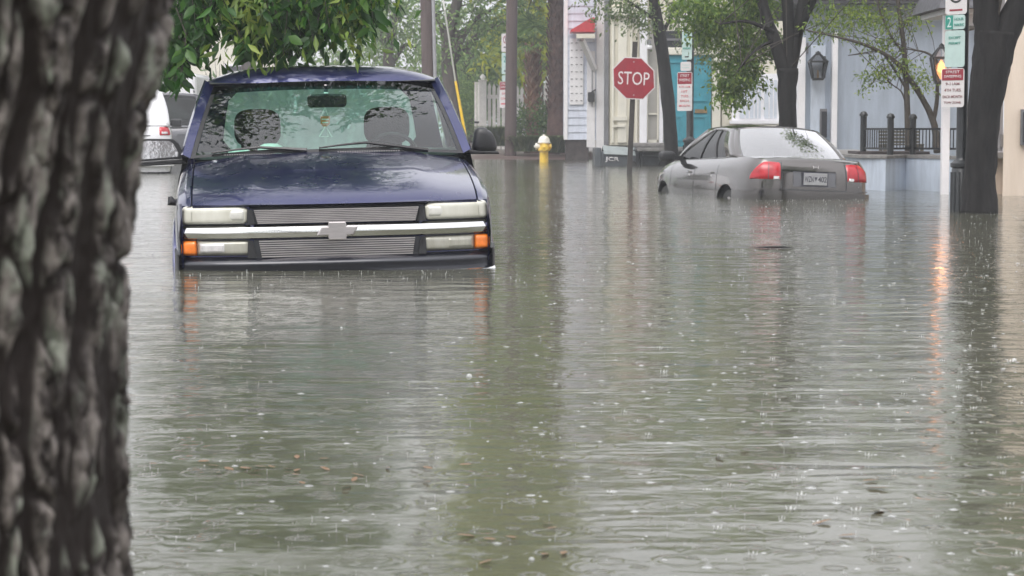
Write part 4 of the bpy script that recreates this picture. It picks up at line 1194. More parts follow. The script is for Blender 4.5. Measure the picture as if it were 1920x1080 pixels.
def greenhouse(t, paint, A0, A1, C0, C1, roof_h, side_win, dividers, glassm, rear_glass, rear_inset=(.05, .05, .06), interior=True, rear_name='rear_window'):
    for s in (-1, 1):
        m = lambda p: Vector((s * p[0], p[1], p[2]))
        def sp(u, v):
            q = m(A0).lerp(m(C0), u).lerp(m(A1).lerp(m(C1), u), v)
            q.x += s * .035 * math.sin(math.pi * v) ; q.z += .02 * math.sin(math.pi * u) * v
            return q
        o, i = ring_panel(sp, side_win)
        b = MB(); b.ring(o, i); b.build('roof_side', paint, t, angle=60, solid=.025)
        b = MB(); b.grid(lambda u, v: sp(*side_win(u, v)) - Vector((s * .012, 0, 0)), 14, 6); gl = b.build('side_window', glassm, t)
        b = MB()
        for (ua, ub, w) in dividers:
            pts = [sp(*side_win(ua + (ub - ua) * k / 6, k / 6)) + Vector((s * -.004, 0, 0)) for k in range(7)]
            for p, q in zip(pts, pts[1:]): b.bar(p, q, w * .7, .012, (s, 0, 0))
        b.build('window_divider', M['blacktrim'], gl, smooth=False)
    def panel(Lp0, Lp1, bow, bz):
        def fn(u, v):
            a = 2 * u - 1
            x = a * (Lp0[0] + (Lp1[0] - Lp0[0]) * v + .035 * math.sin(math.pi * v))
            y = Lp0[1] + (Lp1[1] - Lp0[1]) * v + bow * (1 - a * a)
            z = Lp0[2] + (Lp1[2] - Lp0[2]) * v + bz * math.sin(math.pi * v) * (1 - a * a) + roof_h * v * (1 - a * a)
            return Vector((x, y, z))
        return fn
    ri = rear_inset
    for nm, p0, p1, bow in (('windshield', A0, A1, .10), (rear_name, C0, C1, -.12)):
        fn = panel(p0, p1, bow, .02)
        win = lambda u, v: (ri[0] + (1 - 2 * ri[0]) * u, ri[1] + (1 - ri[1] - ri[2]) * v)
        o, i = ring_panel(fn, win)
        b = MB(); b.ring(o, i); b.build(nm + '_frame', paint, t, angle=60, solid=.02)
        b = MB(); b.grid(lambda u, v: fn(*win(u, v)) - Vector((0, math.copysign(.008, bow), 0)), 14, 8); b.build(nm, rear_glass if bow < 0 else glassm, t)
    def rf(u, v):
        a = 2 * u - 1
        w = A1[0] + (C1[0] - A1[0]) * v
        y = A1[1] + (C1[1] - A1[1]) * v + (.10 * (1 - v) - .12 * v) * (1 - a * a)
        z = A1[2] + (C1[2] - A1[2]) * v + roof_h * (1 - a * a) + .03 * math.sin(math.pi * v) * (1 - .3 * a * a) + (.02 * math.sin(math.pi * v) if abs(a) > .999 else 0) * 0
        return (a * w, y, z)
    b = MB(); b.grid(rf, 24, 14); b.build('roof', paint, t, angle=60)
    if interior:
        zb = A0[2] - .12
        b = MB(); b.box(-.66, .66, C0[1] + .05, C0[1] + .7, zb - .05, zb + .06); b.build('parcel_shelf', M['dash'], t, smooth=False)
        for cx, yy in ((-.36, (A1[1] + C1[1]) / 2 + .2), (.36, (A1[1] + C1[1]) / 2 + .2), (-.36, C1[1] - .1), (.36, C1[1] - .1)):
            b = MB(); b.box(cx - .24, cx + .24, yy - .08, yy + .06, zb - .45, zb + .18); b.box(cx - .13, cx + .13, yy - .09, yy + .0, zb + .19, zb + .34)
            b.build('seat', M['cloth'], t, smooth=False, bevel=.04)
        b = MB(); b.box(-.7, .7, A0[1] - .35, A0[1] + .1, zb - .2, zb + .06); b.build('dashboard', M['dash'], t, smooth=False, bevel=.03)

def sedan():
    DEP = .47
    s = 157.0; d = F / s
    q = P(1524, 377, d)
    t = thing('sedan_car', 'pewter grey four door sedan parked in the flood beneath the forked tree', 'car', (q.x, d, -DEP), (R(-.6), R(2.3), R(13.5)), off=(0, 0, 0), scale=.965)
    plan = [(0, .0), (-.3, .008), (-.52, .035), (-.67, .09), (-.76, .19), (-.805, .36), (-.832, .7), (-.852, 1.3), (-.858, 2.2), (-.855, 3.0), (-.838, 3.6), (-.79, 4.0), (-.70, 4.22), (-.52, 4.36), (-.28, 4.42), (0, 4.44)]
    top = [(0, .945), (.1, .965), (.35, .985), (.8, .985), (1.4, .965), (2.4, .945), (3.2, .925), (3.6, .885), (4.0, .80), (4.25, .71), (4.44, .60)]
    bulge = [(.15, .07), (.28, .03), (.42, .008), (.55, 0), (.68, .004), (.80, .016), (.92, .035), (1.1, .06)]
    C = Car(plan, top, .055, .17, [(.93, .36), (3.55, .37)], bulge)
    pa = M['silver']
    car_body(t, C, pa, (4.40, 3.30, .05), (.02, .86, .035), 1.44, seams=(1.28, 2.18, 3.2))
    def win(u, v):                        # one long opening, arched in front, pointed behind
        lo = .025
        hi = sinterp(u, [(0, .30), (.12, .55), (.28, .84), (.42, .90), (.6, .90), (.8, .89), (1, .84)])
        uu = sinterp(u, [(0, .04), (1, .84)]) + .03 * v * (1 - u) - .07 * v * u
        return (uu, lo + (hi - lo) * v)
    greenhouse(t, pa, (.765, 3.30, .925), (.575, 2.48, 1.365), (.745, .80, .985), (.565, 1.42, 1.37), .04, win, [(.47, .47, .05), (.80, .76, .025)], M['carglass'], M['backglass'], (.055, .035, .05))
    for s_ in (-1, 1):
        b = MB(); C.patch(b, C.s_of_y(1.32), C.s_of_y(3.15), .335, .365, .014, s_, 16, 3, round_=1); b.build('side_moulding', pa, t)
        for y in (1.42, 2.32):
            b = MB(); s0 = C.s_of_y(y); C.patch(b, s0, s0 + .19, .765, .80, .03, s_, 6, 4, round_=1); h = b.build('handle', pa, t)
            b = MB(); C.patch(b, s0 + .02, s0 + .12, .725, .765, .004, s_, 6, 4, round_=1); b.build('handle_cup', M['clearlens'] if s_ < 0 else pa, h)
        b = MB()
        def shell(u, v):
            a, e = 2 * math.pi * u, math.pi * (v - .5)
            f = lambda k: math.copysign(abs(k) ** .6, k)
            return (s_ * (.965 + .115 * f(math.cos(e)) * f(math.cos(a))), 3.02 + .06 * f(math.cos(e)) * f(math.sin(a)), .985 + .07 * f(math.sin(e)))
        b.grid(shell, 20, 12); b.bar((s_ * .74, 3.02, .96), (s_ * .9, 3.02, .97), .09, .06); b.build('side_mirror', M['blacktrim'], t)
        # tail lamps wrap the corners
        s0, s1 = C.s_of_y(.30), .47
        b = MB()
        C.patch(b, .435, .875, .70, .93, .016, s_, 22, 8, f0=lambda u: .715 + .0 * u, f1=lambda u: sinterp(u, [(0, .94), (.35, .945), (.6, .93), (.8, .86), (.93, .78), (1, .735)]), round_=1)
        tl = b.build('tail_light', M['redlens'], t)
        b = MB(); C.patch(b, .45, .545, .715, .775, .020, s_, 6, 4, round_=1); b.build('reversing_lens', M['clearlens'], tl)
        b = MB(); C.patch(b, .592, .600, .72, .925, .019, s_, 2, 6); b.build('lens_seam', M['dark'], tl)
        # bumper half
        b = MB(); C.patch(b, 0, C.s_of_y(.62), .20, .56, .045, s_, 30, 10, f1=lambda u: .575)
        b.grid(lambda u, v: C.wall(C.s_of_y(.62) * u, .575 + .004 * v, .045 - .05 * v, s_), 30, 1)
        bu = b.build('bumper', pa, t, angle=40)
        b = MB(); C.patch(b, .38 if s_ < 0 else .60, .80, .585, .61, .03, s_, 12, 3, round_=1); b.build('bumper_step', pa, bu)
        # boot lid edges
        b = MB(); C.patch(b, .422, .430, .60, .94, .003, s_, 1, 8); C.patch(b, 0, .425, .598, .606, .003, s_, 12, 1); b.build('lid_gap', M['dark'], t, smooth=False)
    b = MB()
    for s_ in (-1, 1):
        C.patch(b, 0, .30, .835, .868, .028, s_, 10, 4, f0=lambda u: .836, f1=lambda u: .866 - .01 * u)
    b.build('plate_garnish', pa, t, angle=60)
    b = MB()
    for s_ in (-1, 1): C.patch(b, 0, .285, .645, .832, .002, s_, 8, 4)
    b.build('plate_recess', M['suvgrey'], t)
    b = MB()
    for s_ in (-1, 1): C.patch(b, .275, .292, .66, .815, .012, s_, 2, 4, round_=1)
    b.build('recess_edge', pa, t)
    b = MB(); b.box(-.155, .155, -.022, -.010, .665, .815); pl = b.build('licence_plate', M['platewhite'], t, smooth=False, bevel=.005)
    b = MB(); b.box(-.168, .168, -.012, -.001, .652, .828); b.build('plate_frame', M['platedark'], pl, smooth=False)
    text('WZN', .115, .07, -.085, -.0225, .74, M['platedark'], pl, bold=.015)
    text('402', .115, .07, .09, -.0225, .74, M['platedark'], pl, bold=.015)
    b = MB(); b.prism([(-.018, .765), (.022, .765), (.002, .715)], lambda x, z, dd: (x, dd, z), -.0245, -.021); b.build('plate_emblem', M['platedark'], pl, smooth=False)
    # small badge, a slanted letter-like mark in bright metal
    b = MB()
    for p, q_ in (((-.035, .925), (-.03, .895)), ((.035, .925), (.03, .895)), ((-.032, .91), (.032, .91))):
        b.bar((p[0], -.010, p[1] - .02), (q_[0], -.013, q_[1] - .02), .010, .008, (0, 1, 0))
    b.build('badge', M['alum'], t, smooth=False)
    b = MB(); b.box(.56, .61, .062, .066, .655, .668); b.build('model_mark', M['alum'], t, smooth=False)
sedan()

def suv(name, label, cat, px_right, d, paint, DEP, hroof, lamp_tall, grp, rz, plate=True, rearm=None):
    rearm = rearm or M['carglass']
    W = .97
    xr = P(px_right, 240, d).x
    t = thing(name, label, cat, (xr - W - .02, d, -DEP), (0, 0, R(rz)), grp, off=(0, 0, 0))
    plan = [(0, 0), (-.4, .01), (-.70, .04), (-.86, .12), (-.93, .28), (-.955, .6), (-.97, 1.3), (-.97, 2.6), (-.965, 3.6), (-.93, 4.2), (-.82, 4.55), (-.55, 4.75), (0, 4.82)]
    top = [(0, 1.10), (.4, 1.12), (2, 1.12), (3.3, 1.12), (3.8, 1.10), (4.5, 1.0), (4.82, .85)]
    C = Car(plan, top, .04, .25, [(.98, .42), (3.85, .42)], [(.2, .06), (.4, .02), (.6, 0), (.9, .005), (1.15, .03)])
    car_body(t, C, paint, (4.78, 3.45, .04), (None, None, 0), hroof, seams=(1.45, 2.5, 3.5))
    win = lambda u, v: (.06 + .86 * u + .05 * v * (1 - u), .04 + .82 * v)
    greenhouse(t, paint, (.90, 3.5, 1.11), (.74, 2.75, hroof - .07), (.90, .16, 1.11), (.74, .42, hroof - .07), .05, win, [(.36, .38, .07), (.70, .68, .07)], M['carglass'], rearm, (.07, .06, .10), rear_name='whited_rear_window' if rearm is paint else 'rear_window')  # rear window in body paint imitates white sky mirrored in the glass
    for s_ in (-1, 1):
        b = MB(); C.patch(b, .70, .98, lamp_tall[0], lamp_tall[1], .018, s_, 10, 8, round_=1); tl = b.build('tail_light', M['redlens'], t)
        b = MB(); C.patch(b, .72, .90, lamp_tall[0] + .02, lamp_tall[0] + .09, .022, s_, 6, 4, round_=1); b.build('reversing_lens', M['clearlens'], tl)
        b = MB(); C.patch(b, 0, C.s_of_y(.7), .36, .66, .06, s_, 24, 6)
        b.grid(lambda u, v: C.wall(C.s_of_y(.7) * u, .66 + .004 * v, .06 - .065 * v, s_), 24, 1); b.build('bumper', paint, t, angle=40)
        b = MB(); C.patch(b, 0, .62, .44, .47, .066, s_, 10, 2); b.build('bumper_slot', M['dark'], t)
        b = MB(); C.patch(b, .15, .55, .92, .945, .012, s_, 8, 3, round_=1); b.build('tailgate_groove', M['dark'], t)
        b = MB()
        b.bar((s_ * .93, 3.1, 1.14), (s_ * 1.02, 3.1, 1.17), .06); b.box(s_ * 1.10 - .11, s_ * 1.10 + .11, 3.02, 3.12, 1.10, 1.26); b.build('side_mirror', M['blacktrim'], t, smooth=False, bevel=.03)
        b = MB(); b.bar((s_ * .62, .7, hroof + .02), (s_ * .64, 2.5, hroof + .03), .04, .05); b.build('roof_rail', M['blacktrim'], t, smooth=False)
    if plate:
        b = MB(); b.box(-.155, .155, -.025, -.008, .72, .875); b.build('licence_plate', M['orangeprint'], t, smooth=False, bevel=.005)
    return t
suv('white_vehicle', 'white vehicle parked left of the pickup, rear window painted as reflected sky', 'van', 327, 40.0, M['suvwhite'], .22, 1.88, (.93, 1.1), 'vehicles parked beyond the pickup', 10.5, rearm=M['suvwhite'])
suv('suv_car', 'dark grey utility vehicle with red tail lamps beyond the white one', 'car', 392, 54.0, M['suvgrey'], .25, 2.02, (.95, 1.32), 'vehicles parked beyond the pickup', 9, False)

def van():
    d = 66.0
    x0, x1 = P(300, 0, d).x, P(366, 0, d).x
    t = thing('box_van', 'white box van far behind the grey utility vehicle', 'van', ((x0 + x1) / 2, d, -.3))
    b = MB(); b.box(x0 - 1.0, x1, d, d + 4.2, .35, 2.55); b.build('cargo_box', M['suvwhite'], t, smooth=False, bevel=.12)
    b = MB(); b.box(x0 - .95, x1 - .05, d + 4.2, d + 5.9, .3, 1.9); b.build('cab', M['suvwhite'], t, smooth=False, bevel=.15)
    b = MB()
    for k in range(2):
        xa = x0 - .9 + k * (x1 - x0 + .8) * .52; b.box(xa, xa + (x1 - x0) * .6, d - .02, d - .004, .5, 2.3)
    b.build('rear_door', M['suvwhite'], t, smooth=False, bevel=.01)
    for k in (0, 1):
        xx = (x0 - .94, x1 - .16)[k]; b = MB(); b.box(xx, xx + .1, d - .03, d - .006, .55, .85); b.build('tail_light', M['redlens'], t, smooth=False)
    for xx in (x0 - .9, x1 - .25):
        for yy in (d + .9, d + 4.9):
            b = MB(); b.lathe([(.2, xx), (.36, xx), (.38, xx + .05), (.38, xx + .17), (.36, xx + .2), (.2, xx + .2)], 20, (0, yy, .08), 'x'); b.build('wheel', M['blackrubber'], t)
van()

# ------------------------------------------------------------------ street furniture
def stop_sign():
    d = F * HC / 86.0                        # base at photo y 326
    q = P(1178, 326, d); top = P(1191, 78, d)
    t = thing('stop_sign', 'red octagonal stop sign on a dark leaning steel post', 'stop sign', (q.x, d, -.45), off=(0, 0, 0))
    b = MB()
    p0, p1 = Vector((0, 0, -.05)), Vector((top.x - q.x, .03, top.z + .45))
    b.bar(p0, p1, .094, .035, (0, 1, 0)); b.bar(p0 + Vector((0, -.024, 0)), p1 + Vector((0, -.024, 0)), .034, .012, (0, 1, 0))
    b.build('post', M['stoppost'], t, smooth=False)
    c = P(1188, 147, d); cx, cz = c.x - q.x, c.z + .45
    s = 78 / F * d / 2
    oc = lambda r: [(r * math.cos(R(22.5 + 45 * k)) / math.cos(R(22.5)), r * math.sin(R(22.5 + 45 * k)) / math.cos(R(22.5))) for k in range(8)]
    tilt = R(-2.5)
    def on(x, z, dd): return (cx + x * math.cos(tilt) - z * math.sin(tilt) * -1, dd, cz + z * math.cos(tilt) + x * math.sin(tilt))
    b = MB(); b.prism(oc(s), on, -.055, -.05); pl = b.build('sign_panel', M['signwhite'], t, smooth=False)
    b = MB(); b.prism(oc(s * .955), on, -.058, -.0545); b.build('red_face', M['stopred'], pl, smooth=False)
    x = text('STOP', s * 1.50, s * .62, 0, 0, 0, M['signwhite'], pl, bold=.0)
    x.location = (cx, -.0605, cz); x.rotation_euler = (0, -tilt, 0)
    b = MB()
    for zz in (-.8, .78): b.lathe([(.012, -.0605), (.012, -.064), (.003, -.066)], 8, (cx, 0, cz + s * zz), 'y')
    b.build('bolt', M['signback'], pl)
stop_sign()

def sign_post(label, px, py_base, d, ptop, base_px, panels, rz, grp='parking sign posts', body=.052, kind='round', lean=0.0):
    q = P(px, py_base, d)
    zroad = -.45
    t = thing('parking_sign_post', label, 'sign post', (q.x, d, zroad), (0, 0, R(rz)), grp, off=(0, 0, 0))
    z = lambda py: P(px, py, d).z - zroad
    b = MB()
    if kind == 'round':
        zc = z(base_px)
        b.lathe([(body * 1.75, 0), (body * 1.75, zc - .06), (body * 1.6, zc - .05), (body * 2.0, zc - .035), (body * 2.0, zc + .0), (body * 1.5, zc + .02), (body * 1.1, zc + .04), (body, zc + .06), (body, z(ptop) - .03), (body * 1.15, z(ptop) - .02), (body * .8, z(ptop)), (.004, z(ptop) + .03)], 20)
        po = b.build('post', M['blackpost'], t)
        b = MB()
        for k in range(12):
            a = 2 * math.pi * k / 12; b.bar((body * 1.78 * math.cos(a), body * 1.78 * math.sin(a), .05), (body * 1.78 * math.cos(a), body * 1.78 * math.sin(a), zc - .09), .018, .012)
        b.build('fluting', M['blackpost'], po, smooth=False)
    else:
        b.bar((0, 0, 0), (0, 0, z(ptop)), .06, .04); b.build('post', M['blackpost'], t, smooth=False)
    for (y0, y1, w, sh, face, items) in panels:
        z0, z1 = z(y1), z(y0)
        cz = (z0 + z1) / 2; h = z1 - z0
        yy = -body - .012
        poly = []
        r = min(.03, w * .12)
        for cxx, czz, a0 in ((w / 2 - r, h / 2 - r, 0), (-w / 2 + r, h / 2 - r, 90), (-w / 2 + r, -h / 2 + r, 180), (w / 2 - r, -h / 2 + r, 270)):
            poly += [(cxx + r * math.cos(R(a0 + k * 30)), czz + r * math.sin(R(a0 + k * 30))) for k in range(4)]
        b = MB(); b.prism(poly, lambda x, zz, dd: (x + sh, dd, cz + zz), yy - .003, yy)
        pn = b.build('sign_panel', M[face], t, smooth=False)
        for it in items:
            k = it[0]
            if k == 'txt':
                _, s_, tw, th, fx, fz, mm = it
                text(s_, w * tw, h * th, sh + w * fx, yy - .006, cz + h * fz, M[mm], pn, bold=.01)
            elif k == 'rect':
                _, fw, fh, fx, fz, mm = it
                b = MB(); b.box(sh + w * (fx - fw / 2), sh + w * (fx + fw / 2), yy - .0055, yy - .0035, cz + h * (fz - fh / 2), cz + h * (fz + fh / 2)); b.build('colour_field', M[mm], pn, smooth=False)
            elif k == 'ring':
                _, rr, fx, fz, mm = it
                b = MB(); K = 24
                o = [(sh + w * fx + w * rr * math.cos(2 * math.pi * j / K), yy - .005, cz + h * fz + w * rr * math.sin(2 * math.pi * j / K)) for j in range(K)]
                i = [(sh + w * fx + w * rr * .78 * math.cos(2 * math.pi * j / K), yy - .005, cz + h * fz + w * rr * .78 * math.sin(2 * math.pi * j / K)) for j in range(K)]
                b.ring(o, i); b.bar((sh + w * (fx - rr * .6), yy - .006, cz + h * fz + w * rr * .6), (sh + w * (fx + rr * .6), yy - .006, cz + h * fz - w * rr * .6), .002, w * .06, (0, 1, 0))
                b.build('prohibition_ring', M[mm], pn, smooth=False)
            elif k == 'arrow':
                _, fx, fz, mm, both = it
                b = MB(); a = w * .32; zc_ = cz + h * fz
                b.box(sh - a * .7, sh + a * .7, yy - .0055, yy - .0035, zc_ - .012, zc_ + .012)
                for sg in ((-1, 1) if both else (-1,)):
                    b.prism([(sh + sg * a * .6, zc_ - .04), (sh + sg * a * .6, zc_ + .04), (sh + sg * a * 1.2, zc_)], lambda x, zz, dd: (x, dd, zz), yy - .0055, yy - .0035)
                b.build('arrow', M[mm], pn, smooth=False)
    return t

def sweep(red):                              # the red headed street sweeping plate
    return [('rect', .92, .29, 0, .335, 'stopred'), ('txt', 'STREET', .6, .07, 0, .405, 'signwhite'), ('txt', 'SWEEPING', .74, .07, 0, .29, 'signwhite')]
d1 = 36.0
sign_post('black sign post with parking plates standing in front of the teal door', 1293, 330, d1, 2, 262, [
    (7, 58, .27, -.03, 'signwhite', [('ring', .36, 0, .17, 'signblack'), ('txt', 'P', .26, .24, 0, .17, 'signblack'), ('arrow', 0, -.18, 'signblack', True), ('rect', .46, .05, 0, -.36, 'signblack')]),
    (59, 112, .20, -.02, 'signmint', [('txt', '2', .3, .22, -.15, .28, 'signgreen'), ('txt', 'HOUR', .55, .08, .1, .06, 'signgreen'), ('txt', 'PARKING', .75, .08, 0, -.1, 'signgreen'), ('rect', .4, .045, 0, -.4, 'signblack')]),
    (116, 133, .21, -.04, 'signwhite', [('rect', .7, .08, 0, .15, 'signmint'), ('rect', .7, .08, 0, -.15, 'signmint')]),
    (135, 208, .30, -.06, 'signwhite', sweep(1) + [('txt', '8 TO 11AM', .72, .055, 0, .12, 'signpink'), ('txt', '1ST', .4, .06, 0, 0, 'signpink'), ('txt', 'TUES', .5, .06, 0, -.12, 'signpink'), ('txt', 'EACH', .56, .06, 0, -.24, 'signpink'), ('txt', 'MONTH', .72, .06, 0, -.37, 'signpink')]),
], -38, body=.06)
d2 = F * HC / 157.0
sign_post('black fluted sign post with parking plates against the thick wet tree trunk', 1801, 397, d2, -40, 306, [
    (-30, 27, .28, -.04, 'signwhite', [('ring', .36, 0, .2, 'signblack'), ('txt', 'P', .26, .24, 0, .2, 'signblack'), ('rect', .6, .06, 0, -.36, 'stopred')]),
    (28, 55, .26, -.05, 'signmint', [('rect', .38, .96, -.29, 0, 'signgreen'), ('txt', '2', .22, .7, -.29, 0, 'signmint'), ('txt', 'HOUR', .45, .2, .2, .2, 'signgreen'), ('txt', 'PARKING', .48, .2, .2, -.2, 'signgreen')]),
    (57, 126, .26, -.05, 'signmint', [('txt', 'EXCEPT', .6, .07, 0, .3, 'signgreen'), ('txt', 'PERMIT', .6, .07, 0, .15, 'signgreen')]),
    (128, 201, .30, -.07, 'signwhite', sweep(1) + [('txt', '9-11AM', .6, .075, 0, .1, 'signbrown'), ('txt', '4TH TUES', .72, .075, 0, -.06, 'signbrown'), ('txt', 'EACH MONTH', .84, .075, 0, -.23, 'signbrown'), ('txt', 'TOW ZONE', .74, .06, 0, -.38, 'signbrown')]),
], -52, body=.055)
d3 = 61.5
sign_post('parking sign post half hidden by the brown utility pole', 954, 297, d3, 60, 0, [
    (63, 97, .32, -.06, 'signwhite', [('ring', .36, .05, .17, 'stopred'), ('txt', 'P', .22, .26, .05, .17, 'signblack'), ('rect', .5, .06, 0, -.25, 'signblack')]),
    (99, 139, .30, -.06, 'signmint', [('txt', '2', .3, .3, -.1, .2, 'signgreen'), ('rect', .4, .06, 0, -.35, 'signblack')]),
    (141, 152, .28, -.06, 'signmint', []),
    (153, 202, .38, -.10, 'signwhite', sweep(1) + [('txt', '8AM', .5, .1, 0, .05, 'signpink'), ('txt', 'EACH MONTH', .7, .09, 0, -.15, 'signpink'), ('rect', .7, .06, 0, -.35, 'signpink')]),
], -40, kind='flat')

def utility_pole(label, px0, px1, py_base, d, r, ztop, conduit=True):
    q, q2 = P(px0, py_base, d), P(px1, 0, d)
    lean = (q2.x - q.x) / max(.1, q2.z - q.z)
    t = thing('utility_pole', label, 'utility pole', (q.x, d, q.z - .1))
    b = MB(); zs = np.linspace(q.z - .3, ztop, 9)
    b.tube([(q.x + lean * (z - q.z), d, z) for z in zs], [r * (1 - .025 * (z - q.z) / 1.0 * .5) for z in zs], 20, wob=.02, seed=int(px0)); b.build('shaft', M['pole'], t)
    if conduit:
        b = MB(); b.tube([(q.x + r * .95 + .03 + lean * (z - q.z), d - .08, z) for z in zs[:7]], .05, 8); b.build('conduit', M['conduit'], t)
    b = MB(); b.bar((q.x + lean * (ztop - .8) - 1.1, d - r - .05, ztop - .8), (q.x + lean * (ztop - .8) + 1.1, d - r - .05, ztop - .8), .1, .12); b.build('crossarm', M['pole'], t, smooth=False)
    b = MB()
    for k in (-1, -.4, .4, 1): b.lathe([(.03, ztop - .73), (.05, ztop - .68), (.03, ztop - .64), (.05, ztop - .6), (.02, ztop - .55)], 10, (q.x + lean * ztop + k, d - r - .05, 0))
    b.build('insulators', M['conduit'], t)
    return t, q, lean
utility_pole('thick dark brown utility pole standing in the flood near the hydrant', 957, 960, 297, 60.0, .165, 10.0, False)
pp = P(958, 11, 60.0)
utility_pole('utility pole with a grey conduit rising behind the pickup roof', 806, 799, 280, 58.0, .17, 10.5, True)
def guy():
    d = 52.0
    a, m_, c = P(874, 262, d), P(854, 152, d), P(834, 20, d)
    t = thing('guy_wire', 'slanting guy wire with a yellow plastic guard beside the pickup mirror', 'guy wire', a)
    dr = (c - a).normalized()
    b = MB(); b.tube([a - dr * .9, a, m_, c, P(806, -160, d + 5)], .022, 6); b.build('wire', M['wire'], t)
    b = MB(); b.tube([a - dr * .3, a.lerp(m_, .5), m_], [.036, .036, .03], 10); b.build('guard', M['yellow'], t)
guy()

def hydrant():
    d = F * HC / 64.0
    q = P(1020, 304, d)
    zt = P(0, 252, d).z
    z0 = -.32
    t = thing('fire_hydrant', 'yellow fire hydrant with a white bonnet and caps', 'fire hydrant', (q.x, d, z0))
    H = zt
    b = MB(); b.lathe([(.17, z0), (.17, z0 + .05), (.115, z0 + .06), (.11, H - .42), (.155, H - .40), (.155, H - .36), (.12, H - .35), (.125, H - .22)], 20, (q.x, d, 0)); b.build('barrel', M['hydyellow'], t)
    b = MB(); b.lathe([(.16, H - .22), (.165, H - .19), (.145, H - .18), (.135, H - .12), (.10, H - .06), (.05, H - .035), (.035, H - .03), (.035, H), (.006, H + .004)], 20, (q.x, d, 0)); b.build('bonnet', M['hydwhite'], t)
    b = MB(); b.lathe([(.07, .1), (.07, .17), (.085, .175), (.085, .215), (.03, .22), (.03, .25), (.005, .251)], 14, (0, 0, 0), 'x'); b.v = [(q.x - x, d + y, H - .30 + z) for x, y, z in b.v]; b.build('hose_cap', M['hydwhite'], t)
    b = MB(); b.lathe([(.06, .1), (.06, .15), (.07, .155), (.07, .18), (.03, .185), (.005, .2)], 14, (0, 0, 0), 'x'); b.v = [(q.x + x, d + y, H - .30 + z) for x, y, z in b.v]; b.build('hose_cap', M['hydyellow'], t)
    b = MB(); b.lathe([(.08, -.1), (.08, -.16), (.095, -.165), (.095, -.2), (.03, -.21), (.005, -.24)], 14, (q.x, d, H - .32), 'y'); b.build('steamer_cap', M['hydyellow'], t)
hydrant()

def picket_fence():
    d = 66.0
    t = thing('picket_fence', 'white picket fence with a capped corner post behind the sign post', 'fence', (P(905, 0, d).x, d, .1))
    zb = .2
    def run(a, c, n, gap_top):
        b = MB()
        for k in range(n):
            q = a.lerp(c, (k + .5) / n)
            zt = gap_top + .06 * math.cos((k % 4) / 3 * math.pi)
            w = .05
            b.add([(q.x - w, q.y - .02, zb), (q.x + w, q.y - .02, zb), (q.x + w, q.y - .02, zt - .08), (q.x, q.y - .02, zt + .03), (q.x - w, q.y - .02, zt - .08), (q.x - w, q.y, zb), (q.x + w, q.y, zb), (q.x + w, q.y, zt - .08), (q.x, q.y, zt + .03), (q.x - w, q.y, zt - .08)], [(0, 1, 2, 3, 4), (9, 8, 7, 6, 5), (0, 5, 6, 1), (1, 6, 7, 2), (2, 7, 8, 3), (3, 8, 9, 4), (4, 9, 5, 0)])
        b.build('pickets', M['fencewhite'], t, smooth=False)
        b = MB()
        for z in (.62, gap_top - .35): b.bar((a.x, a.y + .03, z), (c.x, c.y + .03, z), .05, .12)
        b.build('rails', M['fencewhite'], t, smooth=False)
    gt = P(0, 160, d).z
    run(P(913, 0, d), P(1062, 0, d), 17, gt)
    for px, w, f in ((905, .115, True), (1030, .09, False)):
        x = P(px, 0, d).x; zt = P(0, 152, d).z
        b = MB(); b.box(x - w, x + w, d - w, d + w, .05, zt); b.box(x - w - .03, x + w + .03, d - w - .03, d + w + .03, zt + .002, zt + .04); po = b.build('post', M['fencewhite'], t, smooth=False, bevel=.01)
        b = MB(); b.lathe([(.07, zt + .042), (.04, zt + .06), (.085, zt + .1), (.08, zt + .15), (.03, zt + .2), (.004, zt + .22)], 12, (x, d, 0)); b.build('finial', M['fencewhite'], po)
    x0, x1 = P(889, 0, d).x, P(899, 0, d).x
    b = MB()
    for k in range(2): b.box(x0 + k * .09, x0 + k * .09 + .075, d + .1, d + .13, .1, P(0, 152, d).z - .02)
    b.build('gate_boards', M['fencewhite'], t, smooth=False)
    b = MB(); b.box(x0, x1, d + .06, d + .09, 1.0, 1.06); b.build('gate_latch', M['blackpost'], t, smooth=False)
picket_fence()

